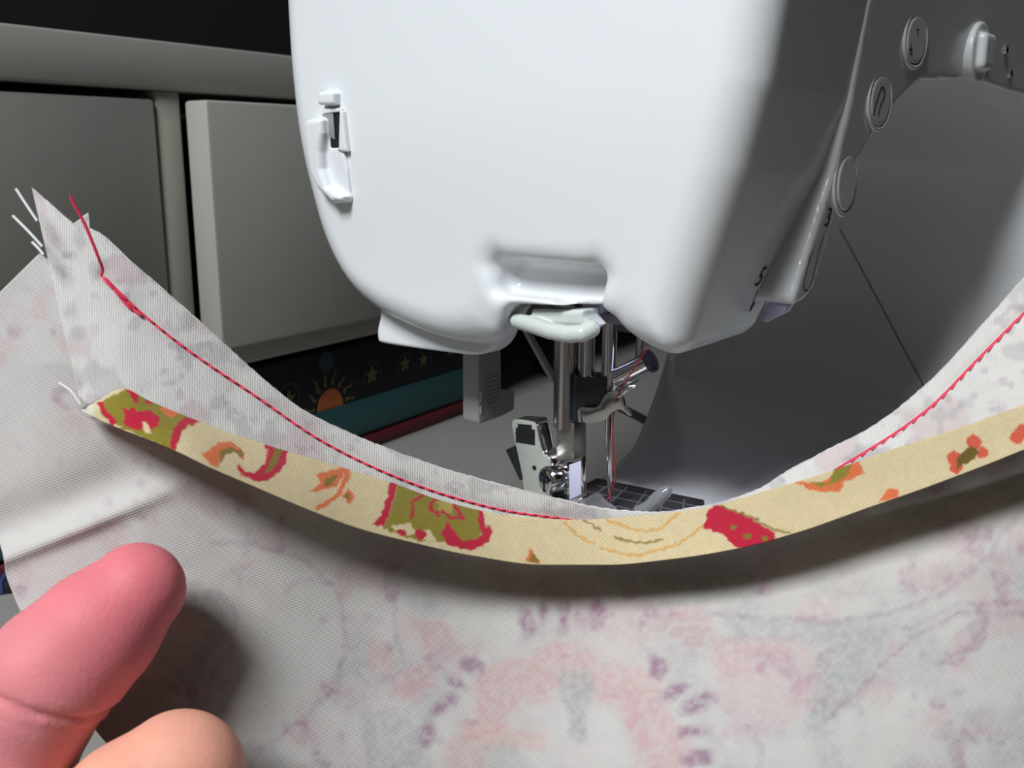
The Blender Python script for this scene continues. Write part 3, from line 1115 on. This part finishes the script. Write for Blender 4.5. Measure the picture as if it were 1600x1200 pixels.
# soft folds
crease = pline_d(Xp, Yp, [(-60, 895), (60, 848), (160, 808), (300, 752)])
Dm += -.0016 * np.exp(-(crease / 16) ** 2) * sstep(-Xp, -330, -120) + .0018 * np.exp(-((crease - 40) / 40) ** 2) * sstep(-Xp, -330, -120) * sstep(877 - .41 * Xp - Yp, -6, 14)
Dm += (.0050 + .0035 * sstep(Xp, 900, 1400)) * np.exp(-((Yp - ylow - 5) / 68) ** 2) * sstep(Xp, 380, 760)
Dm += .0014 * np.sin(Xp / 190 + Yp / 260) * sstep(Yp, ylow + 20, ylow + 160)
Dm += .0022 * np.exp(-(((Xp - 1130) / 210) ** 2 + ((Yp - 905) / 55) ** 2))
Dm += -.0022 * np.exp(-(((Xp - 1460) / 130) ** 2 + ((Yp - 1180) / 200) ** 2))
Dm += np.maximum(0, dstrip(Xp, Yp) + .0008 - Dm) * (Yp < ylow) * sstep(Xp, -40, 70)
Dm += .0008 * (fbm(Xp, Yp, 170, 40) - .5)
Vm = PX(Xp, Yp, Dm)
pm = Paint(Xp, Yp, BASEC, 3.5, 14)
n1 = fbm(Xp, Yp, 95, 11, 3)
n2 = fbm(Xp + 300, Yp, 60, 21, 3)
n3 = fbm(Xp, Yp + 500, 34, 31, 2)
spk = .45 + 1.1 * fbm(Xp * 1.0, Yp * 1.0, 7, 131, 2)
pm.mix(sstep(n1, .44, .70) * sstep(Xp + Yp * .4, 500, 760) * spk, GREYC, .5)
pm.mix(sstep(n2, .50, .72) * spk, PINK, .42)
pm.mix(sstep(n3, .60, .78) * sstep(n2, .42, .60) * spk, PURP, .40)
fresh = sstep(-np.hypot((Xp - 430) / 1.05, Yp - 985), -112, -100)
pm.mix(fresh, BASEC, .8)
# medallion: pale ground, pink arch, purple petals
pm.mix(sstep(-np.hypot(Xp - 885, (Yp - 1215) * 1.02), -245, -215), BASEC, .7)
th = np.arctan2(Yp - 1205, Xp - 885)
rr = np.hypot(Xp - 885, Yp - 1205) + 9 * np.sin(th * 9) + 38 * (fbm(Xp, Yp, 50, 77) - .5)
pm.mix(sstep(rr, 108, 138) * sstep(-rr, -204, -174) * spk, PEACH * .55 + PINK * .45, .72)
pm.poly([(868, 1050), (925, 1046), (930, 1080), (912, 1110), (915, 1160), (890, 1160), (886, 1110)], GREYC, .7, 6)
pm.poly([(745, 1165), (800, 1155), (835, 1200), (800, 1230), (755, 1210)], GREYC, .45, 6)
pm.poly([(720, 1150), (760, 1130), (860, 1150), (850, 1175), (770, 1165)], PEACH, .5, 6)
pm.poly([(930, 1075), (990, 1080), (1015, 1140), (1030, 1200), (990, 1200), (975, 1130)], PINK, .4, 6)
for cx, cy, rx, ry, ro in ((735, 1040, 20, 13, .35), (712, 1066, 18, 9, .5), (692, 1102, 26, 10, -.6), (822, 974, 10, 22, -.2), (848, 958, 8, 18, 0), (880, 964, 10, 23, .1), (932, 960, 12, 24, .1),
                           (1027, 1046, 15, 16, 0), (1052, 1082, 24, 11, -.45), (1090, 1099, 28, 13, -.4), (1082, 1144, 24, 10, -.1), (1092, 1184, 24, 12, -.1), (665, 1150, 14, 22, .2)):
    pm.dot(cx, cy, rx, ry, PURP, .78, 5, ro)
for pts, cl, a in (([(645, 965), (690, 965), (720, 1010), (690, 1030), (655, 1010)], PINK, .6), ([(610, 1050), (660, 1035), (680, 1060), (650, 1100), (605, 1090)], PINK, .55),
                   ([(572, 1000), (600, 990), (612, 1040), (580, 1055)], PEACH, .5), ([(1040, 950), (1100, 945), (1120, 990), (1085, 1020), (1050, 1000)], PINK, .55),
                   ([(1110, 1000), (1250, 990), (1300, 1080), (1230, 1140), (1150, 1160), (1120, 1090)], PINK, .42), ([(1290, 1010), (1400, 985), (1340, 1100), (1250, 1150)], GREYC, .5),
                   ([(1130, 965), (1350, 968), (1390, 990), (1300, 1005), (1150, 1000)], GREYC, .55), ([(560, 1110), (640, 1110), (670, 1200), (570, 1210)], GREYC, .6),
                   ([(620, 900), (660, 900), (700, 960), (640, 960)], GREYC, .4), ([(770, 900), (850, 890), (940, 900), (930, 940), (800, 940)], PINK, .4),
                   ([(250, 930), (330, 925), (362, 960), (350, 1020), (290, 1080), (230, 1085), (300, 1020), (320, 970)], GREYC, .7)):
    pm.poly(pts, cl, a, 8)
for pts, wd, a in (([(1115, 958), (1200, 968), (1300, 972), (1390, 960), (1480, 925), (1540, 870), (1610, 780)], 5, .5), ([(1290, 1128), (1350, 1070), (1420, 1000), (1500, 958), (1620, 958)], 5, .55),
                   ([(1415, 985), (1500, 945), (1620, 938)], 4, .45), ([(330, 845), (400, 850), (480, 880), (530, 930), (543, 1000), (525, 1070), (470, 1130), (400, 1175)], 6, .5),
                   ([(588, 860), (612, 930), (625, 1020)], 4, .4), ([(345, 930), (368, 960), (360, 1020), (320, 1070), (280, 1085)], 7, .5), ([(445, 925), (470, 905), (510, 915)], 5, .35),
                   ([(1160, 1120), (1190, 1170), (1180, 1230)], 5, .4), ([(1450, 640), (1480, 690), (1540, 720)], 5, .3)):
    pm.mix((.5 - (pline_d(pm.x, pm.y, pts) - wd / 2) / 11) * spk, PURP, a * .85)
for k in range(70):
    cx, cy = random.uniform(80, 1590), random.uniform(700, 1200)
    pm.dot(cx, cy, random.uniform(3, 9), random.uniform(3, 9), PURP if k % 3 else PINK, random.uniform(.15, .4), 4)
pm.mix(sstep(fbm(Xp, Yp, 8, 91, 2), .3, .75), BASEC, .42)
me = npmesh('main_panel', Vm.reshape(-1, 3) - GOFF, gridfaces(nr, nc)[:, ::-1])
pm.store(me)
uvset(me, Xp * .118, Yp * .118)
thicken(fin('main_panel', me, COTTON, gar), .00035)


# ---- seam allowance above the stitching: front layer with the pointed corner, and the layer behind it
def strip(name, xs_, top, bot, dfun, nt=60, left=None, seed=0):
    t = np.linspace(0, 1, nt)[:, None]
    X = np.tile(xs_, (nt, 1))
    yt_, yb_ = top(xs_), bot(xs_)
    Y = yt_ + (yb_ - yt_) * t
    if left is not None:
        lx = interp(Y, left)
        X = np.maximum(X, lx) if False else X + np.maximum(lx - xs_[0], 0) * np.clip(1 - (xs_ - xs_[0]) / 260, 0, 1)[None] ** 2
        Y = np.where(True, Y, Y)
    Y = Y + (1 - t) ** 6 * 1.6 * (vnoise(X, Y * 0, 5, 50 + seed) - .5)
    D = dfun(X, Y, t)
    P = Paint(X, Y, lin(216, 213, 209), 4, 12)
    P.mix(sstep(fbm(X, Y, 60, 61 + seed), .56, .68), PINK, .35)
    P.mix(sstep(fbm(X, Y, 42, 67 + seed), .60, .70), GREYC, .4)
    P.mix(sstep(fbm(X, Y, 20, 69 + seed), .66, .76), PURP, .28)
    m = npmesh(name, PX(X, Y, D).reshape(-1, 3) - GOFF, gridfaces(nt, len(xs_))[:, ::-1])
    P.store(m)
    uvset(m, X * .13 + Y * .05, Y * .13)
    return thicken(fin(name, m, COTTON, gar), .0004)


xs1 = np.linspace(50, 1900, 820)
bot1 = lambda x: np.where(x < 128, 293 + (x - 50) * 4.45, interp(np.maximum(x, 128), TTOP) + 10 * sstep(x, 128, 190))


# left corner: explicit outline so that the point stands free
def toprow(x):
    return interp(x, TOP)


strip('seam_allowance', xs1, toprow, bot1, dstrip)
xs2 = np.linspace(112, 1900, 760)
strip('seam_allowance_backing', xs2, lambda x: np.where(x < 140, 352 - (x - 112) * .75, np.maximum(interp(x, TOP) - 3 * sstep(-x, -420, -150) - 2.5, 331 + (x - 140) * .98 - 6 * (x > 400) - 1e4 * (x > 210))), lambda x: interp(x, TOP) + 60, lambda x, y, t: np.maximum(de(x) + .0016, dstrip(x, y) + .0007), 40, None, 7)

# ---- bias tape: flattened tube, front face printed
nxs, nts = 1640, 84
xs3 = np.linspace(128, 1900, nxs)
yt3, yl3 = interp(xs3, TTOP), interp(xs3, TLOW)
fat = sstep(xs3, 128, 330)
rows = []
NF = nts
for j in range(NF):
    t = j / (NF - 1)
    rows.append((t, -.0012 - .0088 * t ** 1.1 - .0012 * math.sin(math.pi * t), t))
for j in range(1, 7):
    a = j / 6 * math.pi
    rows.append((1 + .012 * math.sin(a), -.0100 + .00055 * (1 - math.cos(a)), 1))
for t in (.8, .5, .2, .02):
    rows.append((t, -.0002 - .0088 * t ** 1.1 - .0002, t))
Y3 = np.stack([yt3 + (yl3 - yt3) * r[0] for r in rows])
X3 = np.tile(xs3, (len(rows), 1))
D3 = np.stack([de(xs3) + (r[1] - .0004) * (.25 + .75 * fat) for r in rows])
V3 = PX(X3, Y3, D3)
CREAM, GREEN, RED, ORNG, OLIVE = lin(222, 204, 163), lin(146, 134, 52), lin(196, 40, 66), lin(226, 120, 74), lin(140, 118, 50)
pt = Paint(X3, Y3, CREAM, 2.2, 5)
Z3 = lambda p: [(100 + a / 3.478, 560 + b / 3.478) for a, b in p]
Z4 = lambda p: [(520 + a / 4.21, 680 + b / 4.21) for a, b in p]
Z5 = lambda p: [(860 + a / 4.0, 740 + b / 4.0) for a, b in p]
Z6 = lambda p: [(1200 + a / 3.158, 420 + b / 3.158) for a, b in p]
LGREEN = lin(178, 160, 84)
for fn, pts, c in (
        (Z3, [(190, 240), (350, 160), (520, 230), (640, 285), (760, 325), (640, 390), (600, 500), (450, 440), (290, 365), (200, 300)], GREEN),
        (Z3, [(175, 240), (215, 230), (225, 280), (285, 335), (270, 370), (225, 325)], RED),
        (Z3, [(310, 265), (350, 280), (380, 265), (400, 290), (470, 280), (525, 330), (510, 370), (470, 390), (440, 350), (425, 390), (350, 380), (315, 345), (340, 310)], RED),
        (Z3, [(425, 350), (440, 350), (480, 400), (440, 405)], CREAM),
        (Z3, [(330, 165), (400, 170), (410, 245), (385, 240), (360, 200)], RED),
        (Z3, [(440, 215), (500, 225), (480, 250), (445, 245)], RED),
        (Z3, [(520, 245), (600, 250), (640, 300), (580, 325), (540, 305)], ORNG),
        (Z3, [(600, 500), (572, 465), (600, 370), (640, 325), (765, 310), (740, 342), (670, 365), (640, 400), (608, 470)], RED),
        (Z3, [(745, 515), (790, 500), (840, 455), (920, 455), (985, 515), (975, 555), (940, 515), (880, 500), (850, 540), (835, 590), (800, 580), (770, 545)], ORNG),
        (Z3, [(850, 500), (900, 480), (975, 510), (970, 545), (930, 515), (880, 515), (850, 570), (840, 585)], OLIVE),
        (Z3, [(1070, 425), (1105, 500), (1085, 575), (1040, 615), (985, 620), (955, 575), (940, 590), (970, 640), (1030, 668), (1110, 660), (1170, 620), (1205, 560), (1222, 480), (1210, 450)], RED),
        (Z3, [(1130, 440), (1185, 455), (1180, 520), (1150, 590), (1095, 628), (1112, 570), (1138, 510)], OLIVE),
        (Z3, [(1370, 625), (1450, 610), (1520, 585), (1545, 575), (1510, 650), (1480, 700), (1400, 720), (1340, 725), (1390, 680)], ORNG),
        (Z3, [(1420, 655), (1490, 625), (1460, 690), (1410, 700)], OLIVE),
        (Z4, [(380, 290), (440, 300), (400, 430), (340, 605), (255, 590), (310, 530), (360, 400)], RED),
        (Z4, [(440, 300), (560, 335), (800, 390), (970, 445), (990, 500), (980, 560), (1000, 620), (930, 700), (740, 700), (560, 700), (335, 615), (400, 430)], GREEN),
        (Z4, [(690, 435), (780, 440), (790, 490), (760, 520), (700, 500)], LGREEN),
        (Z4, [(935, 440), (990, 470), (1000, 600), (1035, 590), (1050, 650), (1020, 710), (930, 755), (830, 745), (740, 710), (720, 640), (750, 570), (790, 620), (850, 690), (930, 690), (980, 650), (950, 560), (960, 500)], RED),
        (Z4, [(385, 600), (450, 590), (510, 580), (550, 630), (640, 620), (680, 700), (610, 700), (560, 650), (500, 660), (420, 640)], CREAM),
        (Z4, [(505, 330), (580, 340), (620, 365), (540, 372)], RED),
        (Z4, [(1300, 735), (1330, 790), (1375, 840), (1262, 830)], ORNG),
        (Z4, [(1315, 780), (1340, 800), (1360, 838), (1290, 835)], OLIVE),
        (Z4, [(100, 345), (145, 400), (110, 460), (60, 400)], ORNG),
        (Z4, [(95, 375), (120, 405), (105, 435), (75, 400)], OLIVE),
        (Z5, [(985, 215), (1040, 196), (1150, 225), (1300, 305), (1410, 370), (1400, 420), (1250, 460), (1170, 470), (1080, 385), (945, 335), (970, 290)], RED),
        (Z6, [(130, 1050), (250, 1060), (320, 1010), (430, 925), (482, 1010), (380, 1050), (350, 1105), (220, 1095)], ORNG),
        (Z6, [(200, 1050), (300, 1060), (330, 980), (420, 935), (400, 1010), (330, 1060), (250, 1080)], GREEN),
        (Z6, [(545, 1150), (590, 1088), (642, 1088), (645, 1130)], ORNG)):
    pt.poly(fn(pts), c)
pt.line(Z3([(1545, 580), (1545, 650), (1500, 720), (1440, 780), (1375, 815)]), 6, ORNG)
pt.line(Z4([(80, 195), (90, 260), (60, 350), (0, 420)]), 6, ORNG)
pt.line(Z4([(585, 405), (520, 440), (530, 490), (515, 550)]), 4.5, RED)
pt.line(Z4([(690, 400), (645, 450), (650, 500), (690, 515), (700, 530)]), 6, RED)
pt.line(Z4([(700, 405), (780, 430), (810, 480), (855, 550), (770, 540), (720, 500)]), 5, RED)
pt.dot(520 + 450 / 4.21, 680 + 640 / 4.21, 8, 6, RED)
pt.dot(520 + 580 / 4.21, 680 + 650 / 4.21, 9, 8, RED)
LOR = lin(216, 168, 96)
for p in ([(90, 310), (160, 380), (270, 435)], [(320, 465), (450, 500), (560, 510), (700, 470), (800, 440), (900, 370), (950, 330)], [(340, 285), (420, 310), (500, 345), (600, 360), (700, 340), (740, 290), (800, 255)]):
    pt.line(Z5(p), 4.5, LOR, .85)
pt.line(Z5([(210, 290), (310, 350)]), 4, OLIVE, .85)
pt.line(Z5([(400, 395), (480, 420), (580, 435), (700, 410)]), 4.5, OLIVE, .85)
pt.line(Z5([(1060, 200), (1250, 270), (1420, 360), (1500, 362)]), 3, OLIVE)
for a, b, r in ((1150, 335, 5), (1230, 395, 6), (1340, 405, 5)):
    pt.dot(860 + a / 4, 740 + b / 4, r, r * .9, OLIVE)
for a, b, r in ((1015, 855, 12), (1060, 905, 9.5), (920, 935, 11), (930, 980, 10), (1230, 830, 11), (1263, 800, 12)):
    pt.dot(1200 + a / 3.158, 420 + b / 3.158, r, r, ORNG * .6 + RED * .4)
pt.poly(Z6([(935, 930), (1000, 870), (1045, 900), (1020, 935), (930, 990)]), OLIVE * .6)
pt.mix(sstep(-X3, -152, -140), lin(226, 222, 205))
pt.mix(sstep(fbm(X3, Y3, 5, 93, 2), .3, .8), pt.c * 1.12, .5)
me = npmesh('bias_tape', V3.reshape(-1, 3) - GOFF, gridfaces(len(rows), nxs)[:, ::-1])
pt.store(me)
uvset(me, X3 * .13, Y3 * .13)
tape = fin('bias_tape', me, TWILL, gar)
tape['label'] = 'cream bias tape printed with red, green and orange flowers'

# ---- stitches: one short twisted capsule each
bm = bmesh.new()
bmesh.ops.create_uvsphere(bm, u_segments=8, v_segments=6, radius=1)
for v in bm.verts:
    v.co.z = math.copysign(abs(v.co.z) ** .6, v.co.z)
stm = bpy.data.meshes.new('stitch')
bm.to_mesh(stm)
bm.free()
stm.materials.append(THREAD)
stm.polygons.foreach_set('use_smooth', [True] * len(stm.polygons))


def stitch(ax, ay, bx_, by_, rpx, rise=.00024):
    xm, ym = np.array((ax + bx_) / 2.), np.array((ay + by_) / 2.)
    d0 = float(dstrip(xm, ym, 0)) - rise
    a, b = Vector(PX(ax, ay, d0)), Vector(PX(bx_, by_, d0))
    o = bpy.data.objects.new('stitch', stm)
    COL.objects.link(o)
    o.parent = gar
    r = rpx * d0 / F
    q = (b - a).to_track_quat('Z', 'Y')
    o.location = (a + b) / 2 - Vector(GOFF)
    o.rotation_mode = 'QUATERNION'
    o.rotation_quaternion = q
    o.scale = (r, r * .6, (b - a).length * .5)


def run_stitches(x0, x1, step):
    x = x0
    while x < x1:
        y0 = float(interp(np.array(x), STI))
        sl_ = float(interp(np.array(x + 4), STI)) - y0
        L_ = step(x)
        dx = L_ * 4 / math.hypot(4, sl_)
        xe = x + dx
        ye = float(interp(np.array(xe), STI))
        nx, ny = -(ye - y0) / L_, dx / L_
        k = 1.5
        stitch(x + nx * k - dx * .08, y0 + ny * k - (ye - y0) * .08, xe - nx * k + dx * .08, ye - ny * k + (ye - y0) * .08, 2.5)
        x = xe


q = [PX(x_, y_, float(dstrip(np.array(x_), np.array(y_))) - .00012) for x_, y_ in [(x_, float(interp(np.array(x_), STI))) for x_ in np.linspace(165, 1880, 260)]]
tube('seam_thread', [p - GOFF for p in q], .00028, THREAD, gar, 6, s=1)
run_stitches(222, 905, lambda x: 21 - 4.2 * min(1, max(0, (x - 220) / 480)))
run_stitches(1330, 1870, lambda x: 18.5 + 3 * min(1, max(0, (x - 1350) / 220)))
for a in (((160, 432), (178, 452)), ((172, 444), (192, 468)), ((180, 452), (200, 470)), ((186, 462), (206, 484)), ((194, 466), (212, 482)), ((203, 478), (222, 494))):
    stitch(*a[0], *a[1], 4.0, .0005)
q = [PX(a, b, d) for a, b, d in ((110, 305, .1575), (116, 320, .158), (130, 345, .159), (143, 375, .160), (154, 403, .161), (160, 420, .1622), (158, 432, .1626))]
tube('thread_tail', [p - GOFF for p in cat(q, 5)], .00026, THREAD, gar, 8, s=1)
for pts in ([(25, 295), (40, 318), (58, 345)], [(20, 337), (45, 362), (66, 385)], [(50, 378), (60, 388), (68, 398)], [(92, 598), (112, 612), (126, 632)]):
    tube('frayed_thread', [PX(a, b, .1602) - GOFF for a, b in cat(pts, 5)], .00022, WTHREAD, gar, 7, s=1)

# ------------------------------------------------------------------ hand
SKIN = M('skin', (.70, .30, .27), .58, spec=.3)
nt = SKIN.node_tree
b = nt.nodes['Principled BSDF']
b.inputs['Subsurface Weight'].default_value = .25
b.inputs['Subsurface Radius'].default_value = (1.0, .3, .2)
b.inputs['Subsurface Scale'].default_value = .0025
at = nt.nodes.new('ShaderNodeAttribute')
at.attribute_name = 'print'
nz = nt.nodes.new('ShaderNodeTexNoise')
nz.inputs['Scale'].default_value = 160
nz.inputs['Detail'].default_value = 5
tc = nt.nodes.new('ShaderNodeTexCoord')
nt.links.new(tc.outputs['Object'], nz.inputs['Vector'])
mr = nt.nodes.new('ShaderNodeMapRange')
mr.inputs['To Min'].default_value = .86
mr.inputs['To Max'].default_value = 1.12
nt.links.new(nz.outputs['Fac'], mr.inputs['Value'])
mu = nt.nodes.new('ShaderNodeMix')
mu.data_type = 'RGBA'
mu.blend_type = 'MULTIPLY'
mu.inputs[0].default_value = 1
nt.links.new(at.outputs['Color'], mu.inputs[6])
nt.links.new(mr.outputs[0], mu.inputs[7])
nt.links.new(mu.outputs[2], b.inputs['Base Color'])
wv = nt.nodes.new('ShaderNodeTexNoise')
wv.inputs['Scale'].default_value = 1400
nt.links.new(tc.outputs['Object'], wv.inputs['Vector'])
bp = nt.nodes.new('ShaderNodeBump')
bp.inputs['Strength'].default_value = .4
bp.inputs['Distance'].default_value = .0002
nt.links.new(wv.outputs['Fac'], bp.inputs['Height'])
nt.links.new(bp.outputs['Normal'], b.inputs['Normal'])

HO = PX(-60, 1260, .150)


def hp(x, y, d):
    return (PX(x, y, d) - HO) * 1000


# thumb: tip, pad, joint, base; then index finger curled under the cloth edge, palm and the rest below the frame
TH_ = [hp(214, 922, .1525), hp(152, 985, .1505), hp(92, 1045, .1495), hp(52, 1085, .1495)]
TR_ = [7.3, 9.0, 9.9, 9.4]
PR_ = [hp(52, 1118, .1505), hp(15, 1185, .1515), hp(-60, 1290, .1535)]
PRR = [9.2, 9.2, 9.8]
IX_ = [hp(280, 1214, .1485), hp(200, 1262, .145), hp(110, 1330, .148), hp(20, 1400, .152)]
IXR = [9.8, 9.2, 9.3, 10.0]
MID = [hp(270, 1330, .150), hp(190, 1390, .146), hp(60, 1470, .154)]
RNG = [hp(250, 1440, .153), hp(160, 1490, .150), hp(40, 1540, .157)]
PKY = [hp(220, 1530, .158), hp(140, 1570, .156), hp(40, 1600, .160)]
PALM = [(hp(-60, 1290, .1535), hp(-150, 1480, .160), 10, 14), (hp(20, 1400, .152), hp(-130, 1560, .162), 11, 15), (hp(60, 1470, .154), hp(-110, 1620, .166), 10.5, 15), (hp(40, 1540, .157), hp(-90, 1670, .170), 10, 14), (hp(40, 1600, .160), hp(-90, 1700, .174), 9, 13), (hp(-120, 1580, .166), hp(-210, 1850, .185), 20, 19)]


def chain(x, y, z, P, R_, k=2.0):
    g = None
    for i in range(len(P) - 1):
        c = capsule(x, y, z, P[i], P[i + 1], R_[i], R_[i + 1])
        g = c if g is None else smin(g, c, k)
    return g


CR0 = hp(75, 1117, .1412)
CRN = np.cross(hp(152, 1146, .1412) - hp(-2, 1088, .1412), FW)
CRN /= np.linalg.norm(CRN)


def hand_f(x, y, z):
    t = chain(x, y, z, TH_, TR_, 2.0)
    pr = chain(x, y, z, PR_, PRR, 2.0)
    thumb = smin(t, pr, 1.6)
    sx = (x - CR0[0]) * CRN[0] + (y - CR0[1]) * CRN[1] + (z - CR0[2]) * CRN[2]
    thumb = thumb + 1.0 * np.exp(-(sx / .8) ** 2) + .35 * np.exp(-((sx + 2.2) / .6) ** 2)
    idx = chain(x, y, z, IX_, IXR)
    oth = np.minimum(chain(x, y, z, MID, [8.5, 8.8, 10]), np.minimum(chain(x, y, z, RNG, [8, 8.4, 9.6]), chain(x, y, z, PKY, [7, 7.4, 8.6])))
    pal = None
    for a, b_, ra, rb_ in PALM:
        c = capsule(x, y, z, a, b_, ra, rb_)
        pal = c if pal is None else smin(pal, c, 6)
    f = smin(np.minimum(thumb, idx), smin(oth, pal, 3.0), 2.0)
    return f


hand = sdf_obj('person', hand_f, (-26, -25, -52), (46, 38, 48), 1.0, SKIN, None)
hand.location = tuple(HO)
tag(hand, "person's left hand holding the cloth, thumb pad resting on the white cotton", 'person')
me = hand.data
co = np.empty(len(me.vertices) * 3, np.float32)
me.vertices.foreach_get('co', co)
co = co.reshape(-1, 3) * 1000
tipd = np.linalg.norm(co - TH_[0], axis=1)
c1_, c2_, c3_ = lin(222, 138, 142), lin(220, 112, 122), lin(230, 164, 142)
dthumb = chain(co[:, 0], co[:, 1], co[:, 2], TH_, TR_)
didx = chain(co[:, 0], co[:, 1], co[:, 2], IX_, IXR)
colr = np.tile(c1_, (len(co), 1))
m_ = sstep(-tipd, -26, -6)[:, None]
colr = colr * (1 - m_ * .75) + c2_ * m_ * .75
m_ = sstep(dthumb - didx, -.5, 3)[:, None]
colr = colr * (1 - m_) + c3_ * m_
at_ = me.color_attributes.new('print', 'FLOAT_COLOR', 'POINT')
at_.data.foreach_set('color', np.concatenate([colr, np.ones((len(co), 1))], 1).astype(np.float32).ravel())
